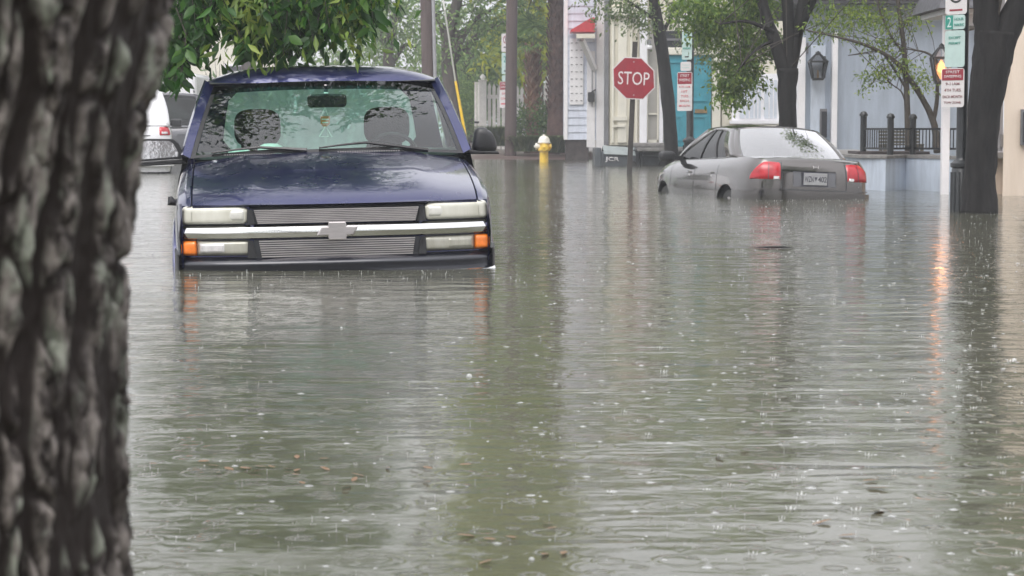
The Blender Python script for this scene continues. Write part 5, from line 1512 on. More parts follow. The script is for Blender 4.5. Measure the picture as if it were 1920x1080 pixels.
def cart(label, px0, px1, py0, py1, d, rz, letters):
    """a wheeled rubbish cart lying on its back, half afloat: flank to the camera"""
    a, c = P(px0, py1, d), P(px1, py0, d)
    L = c.x - a.x; H = c.z + .02
    t = thing('trash_cart', label, 'trash cart', ((a.x + c.x) / 2, d, -.25), (0, R(1.5), R(rz)), 'toppled trash carts', off=(0, 0, -.25))
    b = MB()
    x0, x1 = -L / 2, L / 2
    prof = lambda x, k: [(x, -.28 * k, -.25), (x, -.30 * k, H * .62), (x, .30 * k, H * .62), (x, .28 * k, -.25)]
    vs = prof(x0 + .12, 1.0) + prof(x1, .86)
    b.add(vs, [(0, 1, 5, 4), (1, 2, 6, 5), (2, 3, 7, 6), (3, 0, 4, 7), (0, 3, 2, 1), (4, 5, 6, 7)])
    bd = b.build('bin_body', M['cart'], t, smooth=False, bevel=.03)
    b = MB(); b.box(x0, x0 + .14, -.34, .34, -.2, H); b.box(x0 + .14, x0 + .2, -.32, .32, -.2, H * .8); b.build('rim', M['cart'], t, smooth=False, bevel=.025)
    b = MB(); b.add([(x0 + .2, -.335, H * .66), (x1 - .02, -.30, H * .62), (x1 - .02, .0, H + .02), (x0 + .2, .0, H + .05), (x1 - .02, .30, H * .62), (x0 + .2, .335, H * .66)], [(0, 1, 2, 3), (3, 2, 4, 5)]); b.build('lid', M['cartlid'], t, smooth=False, solid=.02)
    b = MB(); b.tube([(x1 - .06, -.3, H * .9), (x1 - .02, -.1, H * 1.02), (x1 - .02, .2, H * 1.02)], .022, 8); b.build('handle', M['cart'], t)
    b = MB(); b.lathe([(.03, -.36), (.11, -.36), (.125, -.34), (.125, -.30), (.11, -.28), (.03, -.28)], 16, (x1 - .1, 0, .0), 'y'); b.build('wheel', M['blackrubber'], t)
    if letters:
        x = text(letters, .32, .12, -.08, -.318, H * .34 + .25, M['signwhite'], bd, bold=.02)
cart('grey trash cart toppled in the flood with white lettering on its flank', 1112, 1190, 279, 311, 49.0, 3, 'JCR')
cart('plain dark grey trash cart lying between the stop post and thin tree', 1188, 1252, 283, 309, 49.6, -4, '')

# ------------------------------------------------------------------ things afloat
def litter():
    rg = random.Random(21)
    b = MB()
    b.add([(-.5, 0, .0), (-.2, -.2, .02), (.25, -.17, .03), (.5, 0, .0), (.25, .17, .03), (-.2, .2, .02), (0, 0, -.01)], [(0, 1, 6), (1, 2, 6), (2, 3, 6), (3, 4, 6), (4, 5, 6), (5, 0, 6)])
    first = None
    spots = [(1450, 466, .30)]
    for k in range(24): spots.append((rg.gauss(540, 160), rg.gauss(880, 16), rg.uniform(.018, .042)))
    for k in range(7): spots.append((rg.uniform(1280, 1660), rg.uniform(820, 1060), rg.uniform(.03, .06)))
    for k in range(8): spots.append((rg.uniform(860, 1060), rg.uniform(980, 1060), rg.uniform(.025, .05)))
    for px, py, s in spots:
        if px < 262: continue
        v = (py - 540) / F; c, s_ = math.cos(PITCH), math.sin(PITCH)
        d = HC * (c - v * s_) / (s_ + v * c)
        q = P(px, py, d)
        if first is None:
            o = b.build('floating_leaf', M['bark'], None, smooth=False)
            tag(o, 'dark clump of leaves adrift in open water before the sedan', 'leaf')
            o.location = (q.x, q.y, .006); o.scale = (s, s, s); first = o
            o2 = b.build('floating_leaf', M['litter'], None, smooth=False); base = o2; used = False
        else:
            o = base if not used else base.copy()
            if used: COL.objects.link(o)
            used = True
            o.location = (q.x, q.y, .004); o.scale = (s, s, s * .8); o.rotation_euler = (rg.uniform(-.2, .2), rg.uniform(-.2, .2), rg.uniform(0, 6.3))
            tag(o, 'small brown fallen leaf adrift on the near flood water', 'leaf', 'brown leaves adrift')
litter()

def splashes():
    rg = random.Random(5)
    b = MB()
    def crown(x, y, r, h):
        n = 7; base = [(x + r * math.cos(6.283 * k / n), y + r * math.sin(6.283 * k / n), -.002) for k in range(n)]
        tip = [(x + r * 1.5 * math.cos(6.283 * (k + .5) / n), y + r * 1.5 * math.sin(6.283 * (k + .5) / n), h * rg.uniform(.4, 1.1)) for k in range(n)]
        b.add(base + tip, [(k, (k + 1) % n, n + k) for k in range(n)])
    def jet(x, y, r, h):
        b.lathe([(r * 1.6, -.002), (r * .7, h * .35), (r * .5, h * .7), (r, h * .85), (r * .9, h * .95), (.0004, h)], 6, (x, y, 0))
    def bubble(x, y, r):
        b.lathe([(r, -.002), (r * .97, r * .25), (r * .8, r * .6), (r * .5, r * .87), (.0005, r)], 10, (x, y, 0))
    def bead(x, y, z, r):
        b.lathe([(.0004, z - r), (r * .8, z - r * .5), (r, z), (r * .8, z + r * .5), (.0004, z + r)], 6, (x, y, 0))
    def ripple(x, y, r):
        n = 14; w = r * .16
        a0 = rg.uniform(0, 6.28)
        ins = [(x + (r - w) * math.cos(6.283 * k / n), y + (r - w) * math.sin(6.283 * k / n), .0005) for k in range(n)]
        mid = [(x + r * math.cos(6.283 * k / n), y + r * math.sin(6.283 * k / n), .004) for k in range(n)]
        out = [(x + (r + w) * math.cos(6.283 * k / n), y + (r + w) * math.sin(6.283 * k / n), .0005) for k in range(n)]
        b.add(ins + mid + out, [(k, (k + 1) % n, n + (k + 1) % n, n + k) for k in range(n)] + [(n + k, n + (k + 1) % n, 2 * n + (k + 1) % n, 2 * n + k) for k in range(n)])
    for i in range(1700):
        d = 3.9 * math.exp(rg.random() ** 1.25 * math.log(44 / 3.9))
        x = rg.uniform(-.26, .27) * d
        if -2.2 < x < -.1 and 12.6 < d < 18: continue
        k = rg.random(); g_ = .5 + d / 60
        if k < .34: jet(x, d, rg.uniform(.0008, .0016) * g_, rg.uniform(.008, .028) * g_)
        elif k < .52: crown(x, d, rg.uniform(.004, .012) * g_, rg.uniform(.004, .014) * g_)
        elif k < .545: bubble(x, d, rg.uniform(.005, .017 if d < 8 else .010) * g_)
        elif k < .74: bead(x, d, rg.uniform(.003, .02), rg.uniform(.001, .0024) * g_)
        elif k < .84: bead(x, d, .001, rg.uniform(.0015, .0035) * g_)
    def fleck(x, y, w):                        # a flat scrap of foam
        n = 9; e = rg.uniform(.25, .6)
        rim = [(x + w * rg.uniform(.7, 1.1) * math.cos(6.283 * k / n), y + w * e * 2.2 * rg.uniform(.7, 1.1) * math.sin(6.283 * k / n), .0004) for k in range(n)]
        b.add(rim + [(x, y, .002 + w * .12)], [(k, (k + 1) % n, n) for k in range(n)])
    for i in range(620):
        d = 4.0 * math.exp(rg.random() ** .8 * math.log(24 / 4.0)); x = (-.17 + .42 * rg.random() ** .6) * d
        if -2.4 < x < 0 and 12.3 < d < 18.5: continue
        fleck(x, d, rg.uniform(.003, .014))
    for i in range(150):                       # broken crowns, thickest to the right and near
        d = 4.2 * math.exp(rg.random() * math.log(16 / 4.2)); x = (.02 + .23 * rg.random() ** .8) * d
        crown(x, d, rg.uniform(.003, .011), rg.uniform(.003, .012))
    def along(p, q, n, spread):               # drops bouncing along a car's waterline
        for k in range(n):
            s = rg.random(); x = p[0] + (q[0] - p[0]) * s + rg.gauss(0, spread); d = p[1] + (q[1] - p[1]) * s - abs(rg.gauss(0, spread * 2))
            (jet(x, d, rg.uniform(.001, .002), rg.uniform(.006, .02)) if rg.random() < .25 else bead(x, d, rg.uniform(.002, .015), rg.uniform(.001, .0025)))
    along((-2.05, 12.6), (-.12, 12.8), 55, .09)
    along((2.9, 25.2), (4.5, 25.6), 110, .08)
    along((2.2, 29.4), (2.8, 25.4), 60, .05)
    for i in range(5200):                      # the fine pelting far out, a whitish mist of tiny hits
        d = 11 + 36 * rg.random() ** .8
        x = rg.uniform(-.2, .26) * d
        if -2.4 < x < 0 and 12.5 < d < 18.5: continue
        if 2.4 < x < 5.5 and 25 < d < 31: continue
        if rg.random() < .5: bead(x, d, rg.uniform(.002, .012), rg.uniform(.001, .0024))
        else: jet(x, d, rg.uniform(.0012, .0022), rg.uniform(.005, .014))
    m = bpy.data.materials.new('splash_water')
    n, l, p = nodes(m)
    p.inputs['Base Color'].default_value = (.86, .87, .87, 1); p.inputs['Roughness'].default_value = .12; p.inputs['Specular IOR Level'].default_value = .9
    tr = n.new('ShaderNodeBsdfTransparent'); mx = n.new('ShaderNodeMixShader'); mx.inputs[0].default_value = .36
    l.new(tr.outputs[0], mx.inputs[1]); l.new(p.outputs[0], mx.inputs[2]); l.new(mx.outputs[0], n['Material Output'].inputs['Surface'])
    o = b.build('rain_splashes', m, None, normals=False)
    tag(o, 'rain splashes, beads and bubbles dancing on the flood water', 'splashes', kind='stuff')
splashes()

# ------------------------------------------------------------------ vegetation
def leaf_cloud(clumps, n, size, seed, aspect=.42, droop=.5, shell=.55, spread=(1, 1, 1)):
    """n leaf faces in ellipsoid clumps [(centre, radii, weight)]; leaves lie on short sprays so gaps stay open"""
    rg = np.random.default_rng(seed)
    w = np.array([c[2] if len(c) > 2 else c[1][0] * c[1][1] * c[1][2] for c in clumps], float); w /= w.sum()
    V, Fc = [], []
    per = 9
    ns = max(1, n // per)
    idx = rg.choice(len(clumps), ns, p=w)
    C = np.array([c[0] for c in clumps])[idx]; Rd = np.array([c[1] for c in clumps])[idx]
    u = rg.normal(size=(ns, 3)); u /= np.linalg.norm(u, axis=1)[:, None]
    rad = shell + (1 - shell) * rg.random(ns) ** .7
    rad *= rg.uniform(.75, 1.12, ns)
    ctr = C + u * rad[:, None] * Rd
    dirs = u * .6 + rg.normal(size=(ns, 3)) * .5; dirs[:, 2] -= droop * .5
    dirs /= np.linalg.norm(dirs, axis=1)[:, None]
    t = np.linspace(-.5, 1.2, per)
    pos = ctr[:, None, :] + dirs[:, None, :] * t[None, :, None] * size * 2.6 + rg.normal(size=(ns, per, 3)) * size * .55
    pos = pos.reshape(-1, 3)
    N = len(pos)
    ax = np.repeat(dirs, per, 0) * .5 + rg.normal(size=(N, 3)) * .55; ax[:, 2] -= droop
    ax /= np.linalg.norm(ax, axis=1)[:, None]
    sd = np.cross(ax, rg.normal(size=(N, 3))); sd /= np.linalg.norm(sd, axis=1)[:, None] + 1e-9
    nn = np.cross(ax, sd)
    L = size * rg.uniform(.65, 1.3, N)[:, None]; W = L * aspect * .5
    p0 = pos; p3 = pos + ax * L
    p1 = pos + ax * L * .42 + sd * W + nn * L * .10; p2 = pos + ax * L * .42 - sd * W + nn * L * .10
    v = np.stack([p0, p1, p3, p2], 1).reshape(-1, 3)
    b = np.arange(N)[:, None] * 4
    f = np.concatenate([b + np.array([0, 1, 2]), b + np.array([0, 2, 3])], 0)
    return v, f

def tree(name, label, cat, limbs, clumps, n, size, leaf, bark, seed, base, group=None, aspect=.42, droop=.5, shell=.55, twigs=0, sides=10):
    t = thing(name, label, cat, base, group=group)
    b = MB()
    for i, (pts, rad) in enumerate(limbs):
        pp_ = catmull(pts, 4)
        rr_ = [interp(k / (len(pp_) - 1) * (len(rad) - 1), list(enumerate(rad))) for k in range(len(pp_))]
        b.tube(pp_, rr_, sides, wob=.07, seed=seed + i)
    b.build('trunk', bark, t, angle=180)
    if twigs:
        rg = random.Random(seed)
        b = MB()
        for k in range(twigs):
            c = rg.choice(clumps); lm = rg.choice(limbs)
            a = Vector(lm[0][-1]) if rg.random() < .6 else Vector(lm[0][-2]).lerp(Vector(lm[0][-1]), rg.random())
            e = Vector(c[0]) + Vector([rg.uniform(-.9, .9) * r for r in c[1]])
            mid = a.lerp(e, .5) + Vector((rg.uniform(-.1, .1), rg.uniform(-.1, .1), rg.uniform(-.02, .14))) * (e - a).length
            b.tube([a, mid, e], [size * .10, size * .07, size * .03], 5)
        b.build('twigs', M['twig'], t)
    v, f = leaf_cloud(clumps, n, size, seed, aspect, droop, shell)
    np_mesh('crown', v, f, leaf, t)
    return t

def cl(px, py, d, rx, ry, dy=None, w=None):
    """clump from photo extents at distance d"""
    c = P(px, py, d); k = d / F
    r = (rx * k, dy if dy else (rx + ry) / 2 * k, ry * k)
    return (tuple(c), r) if w is None else (tuple(c), r, w)

# --- the big trunk right in front of the camera, with its deep plated bark
def front_tree():
    d = 2.1
    prof = [(1400, 245), (1080, 252), (900, 250), (760, 250), (620, 244), (500, 253), (400, 266), (280, 282), (180, 304), (90, 326), (0, 344), (-120, 372), (-300, 420)]
    zs = [P(0, y, d).z for y, _ in prof]; xe = [P(x, 540, d).x for _, x in prof]
    ax = lambda z: -.62 + .03 * (z - .5)
    t = thing('foreground_tree', 'massive rough barked tree trunk close to the camera at left', 'tree', (ax(0), d, -.5))
    zs_, xe_ = np.array(zs), np.array(xe)
    z0, z1 = -.52, 2.6
    NU, NV = 620, 760
    z = np.linspace(z0, z1, NV)
    edge = np.interp(z, zs_, xe_)
    edge = np.convolve(np.pad(edge, 12, mode='edge'), np.ones(25) / 25, 'valid')
    rad = edge - ax(z) - .012
    ang = np.linspace(0, 2 * np.pi, NU, endpoint=False) + np.pi / 2
    Z, A = np.meshgrid(z, ang, indexing='ij')
    Rr = rad[:, None] * np.ones_like(A)
    U = A * .29; V = Z                                  # unrolled, metres
    rs = np.random.default_rng(4)
    G = rs.random((64, 64, 3))
    def vnoise(x, y, k):
        xi, yi = np.floor(x).astype(int), np.floor(y).astype(int); fx, fy = x - xi, y - yi
        fx = fx * fx * (3 - 2 * fx); fy = fy * fy * (3 - 2 * fy)
        h = lambda a, b_: G[a % 64, b_ % 64, k]
        return (h(xi, yi) * (1 - fx) + h(xi + 1, yi) * fx) * (1 - fy) + (h(xi, yi + 1) * (1 - fx) + h(xi + 1, yi + 1) * fx) * fy
    wx = (vnoise(U * 10, V * 7, 0) - .5) * .03 + (vnoise(U * 45, V * 30, 1) - .5) * .012
    wy = (vnoise(U * 9 + 7, V * 6, 1) - .5) * .05
    n1 = vnoise((U + wx) * 44, (V + wy) * 5.5, 0); n2 = vnoise((U + wx) * 30 + 11, (V + wy) * 13 + 3, 1); n3 = vnoise((U + wx) * 90 + 5, (V + wy) * 20, 2)
    crack = np.minimum(np.minimum(np.abs(n1 - .5) * 3.8 - .12, np.abs(n2 - .5) * 6.0), np.abs(n3 - .5) * 8 + .3)
    plate = np.clip(crack, 0, 1); plate = plate * plate * (3 - 2 * plate)
    lump = (vnoise(U * 60 + 3, V * 26, 2) - .5) * .004 + (vnoise(U * 110, V * 60, 0) - .5) * .006
    rough = (vnoise(U * 150, V * 90, 1) - .5) * .006 + (vnoise(U * 320, V * 210, 2) - .5) * .003
    amp = np.clip(1.1 - Z / 5, .6, 1.05)
    disp = (plate * .016 - .020) * amp + (lump + rough) * (.35 + .65 * plate)
    Rr = Rr + disp
    X = ax(Z) + Rr * np.cos(A); Y = d + .04 + Rr * np.sin(A)
    v = np.stack([X, Y, Z], -1).reshape(-1, 3)
    i, j = np.meshgrid(np.arange(NV - 1), np.arange(NU), indexing='ij')
    jn = (j + 1) % NU
    f = np.stack([i * NU + j, i * NU + jn, (i + 1) * NU + jn, (i + 1) * NU + j], -1).reshape(-1, 4)
    m = bpy.data.materials.new('lichened_bark')
    n, l, p = nodes(m)
    tc = n.new('ShaderNodeTexCoord'); mp = n.new('ShaderNodeMapping'); mp.inputs['Scale'].default_value = (1, 1, .42)
    l.new(tc.outputs['Object'], mp.inputs[0])
    def nz(s, det):
        k = n.new('ShaderNodeTexNoise'); k.inputs['Scale'].default_value = s; k.inputs['Detail'].default_value = det; k.inputs['Roughness'].default_value = .65
        l.new(mp.outputs[0], k.inputs['Vector']); return k.outputs['Fac']
    c1 = n.new('ShaderNodeValToRGB'); e = c1.color_ramp.elements
    e[0].position = .42; e[0].color = (.020, .0155, .014, 1); e[1].position = .60; e[1].color = (.26, .23, .21, 1)
    l.new(nz(40, 5), c1.inputs[0])
    c2 = n.new('ShaderNodeValToRGB'); e = c2.color_ramp.elements
    e[0].position = .52; e[0].color = (0, 0, 0, 1); e[1].position = .62; e[1].color = (1, 1, 1, 1)
    l.new(nz(24, 5), c2.inputs[0])
    mx = n.new('ShaderNodeMix'); mx.data_type = 'RGBA'
    l.new(c2.outputs[0], mx.inputs[0]); l.new(c1.outputs[0], mx.inputs[6]); mx.inputs[7].default_value = (.27, .285, .235, 1)
    l.new(mx.outputs[2], p.inputs['Base Color']); p.inputs['Roughness'].default_value = .7; p.inputs['Specular IOR Level'].default_value = .25
    at = n.new('ShaderNodeAttribute'); at.attribute_name = 'plate_tone'      # grey plates, inner bark in fissures darkened: crack shade put into the colour
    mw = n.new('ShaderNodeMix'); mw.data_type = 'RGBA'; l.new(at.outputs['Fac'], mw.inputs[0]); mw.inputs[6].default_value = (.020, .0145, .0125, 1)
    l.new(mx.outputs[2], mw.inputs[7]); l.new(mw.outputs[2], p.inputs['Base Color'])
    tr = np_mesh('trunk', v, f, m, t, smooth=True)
    wa = tr.data.attributes.new('plate_tone', 'FLOAT', 'POINT')
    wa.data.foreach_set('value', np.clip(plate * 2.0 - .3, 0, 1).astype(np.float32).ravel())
    b = MB()
    b.tube(catmull([(-.56, 2.14, 2.5), (-.6, 2.4, 3.2), (-1.3, 3.6, 4.2), (-2.2, 5.0, 5.0)], 5), [.26 - .012 * k for k in range(16)], 14, wob=.06)
    b.tube(catmull([(-.56, 2.14, 2.5), (-.8, 1.6, 3.3), (-1.6, .2, 4.4), (-2.6, -1.4, 5.4)], 5), [.24 - .012 * k for k in range(16)], 14, wob=.06)
    b.tube(catmull([(-1.3, 3.6, 4.2), (-1.9, 5.0, 4.9), (-3.0, 7, 5.6)], 5), [.11 - .008 * k for k in range(11)], 10, wob=.06)
    b.build('limbs', M['barkb'], t, angle=180)
    v, f = leaf_cloud([((-1.5, -2.0, 6.0), (2.8, 2.6, 1.2)), ((-3.4, .5, 6.4), (2.2, 2.4, 1.3)), ((-2.8, 5.2, 5.9), (1.2, 1.6, .6), 1.5), ((1.8, -2.5, 6.4), (2.2, 2.4, 1.2)), ((-3.6, 7.0, 6.3), (1.2, 1.6, .7), 2)], 5200, .15, 33, droop=.5)
    np_mesh('crown', v, f, M['leafdark'], t)
front_tree()

# --- the tree whose leafy branches droop over the pickup
def overhang():
    d = 15.5
    base = P(60, 500, 17.5)
    t = thing('street_tree', 'broad leaved tree drooping dense green leaves over the pickup cab', 'tree', (base.x, 17.5, -.5))
    b = MB()
    bx = base.x
    b.tube(catmull([(bx, 17.5, -.5), (bx + .05, 17.4, 1.2), (bx + .1, 17.3, 2.4), (bx + .7, 16.9, 3.2), (bx + 1.8, 16.2, 3.5), (bx + 3.0, 15.8, 3.1)], 5), [.2 - .0066 * k for k in range(26)], 12, wob=.05)
    b.tube(catmull([(bx + .1, 17.3, 2.4), (bx - .3, 17.2, 3.6), (bx - .5, 16.8, 5)], 5), [.14 - .009 * k for k in range(11)], 10, wob=.05)
    b.tube(catmull([(bx + .7, 16.9, 3.2), (bx + 1.2, 15.5, 3.6), (bx + 1.5, 14.0, 3.8)], 5), [.1 - .007 * k for k in range(11)], 10, wob=.05)
    b.build('trunk', M['barkb'], t, angle=180)
    k = d / F
    rg = random.Random(11)
    # drooping sprays: a twig that arcs down, leaves along it
    def bottom(px):                     # lower edge of the foliage in the photo
        return interp(px, [(300, 165), (330, 190), (350, 165), (372, 130), (392, 92), (420, 66), (446, 96), (470, 128), (520, 122), (560, 120), (605, 112), (630, 90), (655, 72), (690, 74), (706, 55), (730, 30)])
    V, FF, n0 = [], [], 0
    tw = MB()
    for i in range(170):
        px = rg.uniform(285, 706)
        if 392 < px < 440 and rg.random() < .65: continue
        yb = bottom(px) - 14 - abs(rg.gauss(0, 14)) - (0 if rg.random() < .5 else rg.uniform(0, 60))
        dd = d + rg.uniform(-.8, 1.2)
        tip = P(px, yb, dd); hgt = rg.uniform(.25, .65)
        top = tip + Vector((rg.uniform(-.28, .18), rg.uniform(-.3, .4), hgt))
        mid = tip.lerp(top, .55) + Vector((rg.uniform(-.06, .06), 0, .06))
        tw.tube([top, mid, tip], [.006, .004, .002], 4)
        m = rg.randint(22, 34)
        for j in range(m):
            s = (j + rg.random()) / m
            q = tip.lerp(mid, s * 2) if s < .5 else mid.lerp(top, s * 2 - 1)
            az = rg.uniform(0, 6.28)
            ax_ = Vector((math.cos(az) * .75, math.sin(az) * .75, -rg.uniform(.35, 1.3))).normalized()
            sd = ax_.cross(Vector((rg.gauss(0, 1), rg.gauss(0, 1), rg.gauss(0, .6)))).normalized()
            nn = ax_.cross(sd)
            L = rg.choice((rg.uniform(.05, .09), rg.uniform(.08, .155))); W = L * rg.uniform(.17, .25)
            q = q + Vector((rg.gauss(0, .02), rg.gauss(0, .02), rg.gauss(0, .02)))
            pts = [q, q + ax_ * L * .3 + sd * W + nn * L * .05, q + ax_ * L * .65 + sd * W * .85 + nn * L * .02, q + ax_ * L - nn * L * .10, q + ax_ * L * .65 - sd * W * .85 + nn * L * .02, q + ax_ * L * .3 - sd * W + nn * L * .05, q + ax_ * L * .5 - nn * L * .03]
            V += pts; FF += [(n0 + a, n0 + (a + 1) % 6, n0 + 6) for a in range(6)]; n0 += 7
    tw.build('twigs', M['twig'], t)
    np_mesh('drooping_leaves', np.array(V), np.array(FF), M['leafdark'], t)
    bt = bright = None
    v, f = leaf_cloud([(tuple(P(530, -25, d + .3)), (.62, .9, .30), 1.4), (tuple(P(420, -40, d)), (.6, .8, .25), 1.0), (tuple(P(640, -25, d + .5)), (.22, .5, .2), .3),
                       ((bx + .5, 16, 4.3), (1.8, 2.2, 1.1), 5), ((bx + 2.9, 16.2, 3.6), (.9, 1.2, .6), 1.6), ((bx - 1, 16.5, 5.6), (1.8, 2, 1.1), 4)], 9500, .13, 12, aspect=.4, droop=.8, shell=.3)
    np_mesh('crown', v, f, M['leafdark'], t)
    v, f = leaf_cloud([(tuple(P(655, 14, d - .5)), (.13, .2, .10), 1), (tuple(P(470, 20, d - .6)), (.1, .2, .1), .6)], 330, .11, 13, aspect=.3, droop=.6, shell=.2)
    np_mesh('young_leaves', v, f, M['leafyel'], t)
overhang()

# --- forked street tree behind the sedan
d = 32.0
q = lambda px, py, dd=0: tuple(P(px, py, d + dd))
tree('forked_tree', 'dark trunked tree forking into three limbs behind the sedan', 'tree', [
    ([q(1478, 352), q(1477, 260), q(1476, 180), q(1477, 128)], [.155, .135, .135, .16]),
    ([q(1474, 140), q(1456, 85), q(1438, 35, .2), q(1424, -20, .3), q(1400, -150, .5)], [.12, .095, .085, .075, .05]),
    ([q(1480, 135), q(1480, 70), q(1476, 0), q(1470, -120)], [.12, .09, .085, .06]),
    ([q(1482, 130), q(1494, 70), q(1505, 5), q(1525, -130)], [.10, .085, .08, .05]),
    ([q(1494, 70), (4.5, 31.0, 3.0), (4.9, 28.9, 3.9)], [.07, .045, .02]),  # unseen branch added so its dark leaves mirror in the sedan's rear glass
    ([q(1452, 75), q(1415, 95, -.3), q(1385, 130, -.4)], [.03, .02, .012]),
    ([q(1450, 60), q(1400, 40, -.2), q(1350, 45, -.3)], [.035, .025, .012])],
    [cl(1392, 128, d + .5, 46, 42, .4, 2.4), cl(1370, 165, d + .4, 28, 22, .3, 1.1), cl(1415, 80, d + .6, 55, 35, .5, 2), cl(1345, 40, d + .4, 50, 45, .6, 2.2), cl(1410, 10, d + .8, 50, 38, .6, 2.6), cl(1300, 15, d, 45, 35, .6, 1.6), cl(1545, 20, d, 45, 28, .6, .3),
     cl(1400, -190, d, 150, 90, 1.1, 6), cl(1240, -130, d + 1, 120, 80, 1.2, 3), cl(1410, -330, d + 2, 130, 80, 1.1, 3), cl(1500, -140, d + .3, 90, 60, .7, 2.5), ((4.95, 28.6, 3.9), (.6, .7, .5), 2.0)],
    22000, .085, M['leaffresh'], M['bark'], 41, (P(1478, 352, d).x, d, -.45), droop=.35, shell=.2, twigs=26)
d = 45.5
tree('slender_tree', 'slim leaning dark trunk between the stop sign and teal door', 'tree', [
    ([q(1261, 318), q(1256, 230), q(1247, 140), q(1236, 60), q(1226, 0), q(1205, -140)], [.15, .14, .14, .13, .12, .08]),
    ([q(1238, 70), q(1270, 10, .3), q(1310, -60)], [.05, .04, .03]),
    ([q(1232, 40), q(1190, 10, -.3), q(1140, -20)], [.045, .03, .02])],
    [cl(1150, 8, d - .4, 60, 26, .6, .8), cl(1195, 30, d - .4, 34, 26, .5, .5), cl(1100, -15, d - .4, 40, 30, .5, .5), cl(1216, 52, d - .3, 16, 14, .3, .12), cl(1285, 30, d + .5, 50, 50, .7, 1.0), cl(1320, 75, d + .6, 40, 40, .6, .7), cl(1345, 110, d + .5, 22, 22, .4, .2),
     cl(1200, -160, d, 160, 100, 1.6, 7), cl(1320, -260, d, 160, 100, 1.6, 6), cl(1120, -260, d, 140, 90, 1.6, 5)],
    13000, .10, M['leafsage'], M['bark'], 42, (P(1261, 318, d).x, d, -.45), droop=.35, shell=.2, twigs=26)
# --- sparse young tree on the terrace
d = 31.5
tree('young_tree', 'sparse multi stemmed young tree with fresh leaves on the terrace', 'tree', [
    ([q(1702, 286), q(1702, 230), q(1699, 150), q(1694, 80), q(1684, 10), q(1680, -60)], [.05, .046, .042, .036, .03, .015]),
    ([q(1757, 286), q(1752, 235, .1), q(1735, 195, .1), q(1708, 152), q(1672, 110, -.1), q(1610, 80, -.2), q(1510, 56, -.2)], [.055, .052, .045, .042, .03, .022, .008]),
    ([q(1750, 230, .1), q(1757, 185, .1), q(1757, 125), q(1752, 110), q(1735, 98), q(1702, 92)], [.034, .03, .025, .02, .016, .008]),
    ([q(1695, 100), q(1672, 70), q(1650, 20), q(1640, -30)], [.02, .018, .014, .008]),
    ([q(1698, 165), q(1680, 135), q(1655, 100), q(1640, 96), q(1590, 104)], [.02, .018, .014, .01, .005]),
    ([q(1700, 200), q(1690, 172), q(1668, 156)], [.016, .012, .005]),
    ([q(1690, 60), q(1705, 30), q(1725, 10)], [.014, .01, .005])],
    [cl(1560, 50, d, 50, 26, .35, .9), cl(1610, 25, d, 55, 34, .4, 1.2), cl(1660, 40, d, 36, 42, .4, .9), cl(1715, 30, d, 24, 26, .3, .4), cl(1650, 140, d, 32, 12, .3, .5), cl(1625, 160, d, 14, 12, .2, .2), cl(1700, 128, d, 26, 14, .25, .35), cl(1738, 152, d, 26, 20, .25, .45), cl(1640, 85, d, 34, 16, .3, .4), cl(1670, 100, d, 22, 26, .3, .4), cl(1640, -60, d, 90, 50, .7, 2)],
    3300, .065, M['leafyel'], M['twig'], 43, (P(1702, 286, d).x, d, TERRACE_Z), droop=.3, shell=.1, twigs=40, sides=8)
# --- thick wet trunk at the right edge
d = 21.6
tree('thick_tree', 'thick black wet trunk at right that forks above the sign post', 'tree', [
    ([q(1835, 408), q(1837, 330), q(1843, 240), q(1853, 160), q(1862, 100), q(1866, 60)], [.205, .165, .16, .178, .20, .20]),
    ([q(1860, 105), q(1852, 50), q(1848, 0), q(1838, -120)], [.17, .14, .125, .1]),
    ([q(1868, 110), q(1890, 50), q(1922, -10), q(1990, -130)], [.16, .145, .13, .1])],
    [cl(1990, -250, d, 200, 100, 1.2, 6), cl(2120, -330, d, 240, 140, 1.3, 7), cl(2000, -480, d + 1, 240, 130, 1.3, 6), cl(1830, -170, d + .4, 110, 70, .7, 2.5)],
    8500, .12, M['leafmid'], M['bark'], 44, (P(1835, 408, d).x, d, -.5), droop=.35, shell=.3, twigs=20, sides=16)

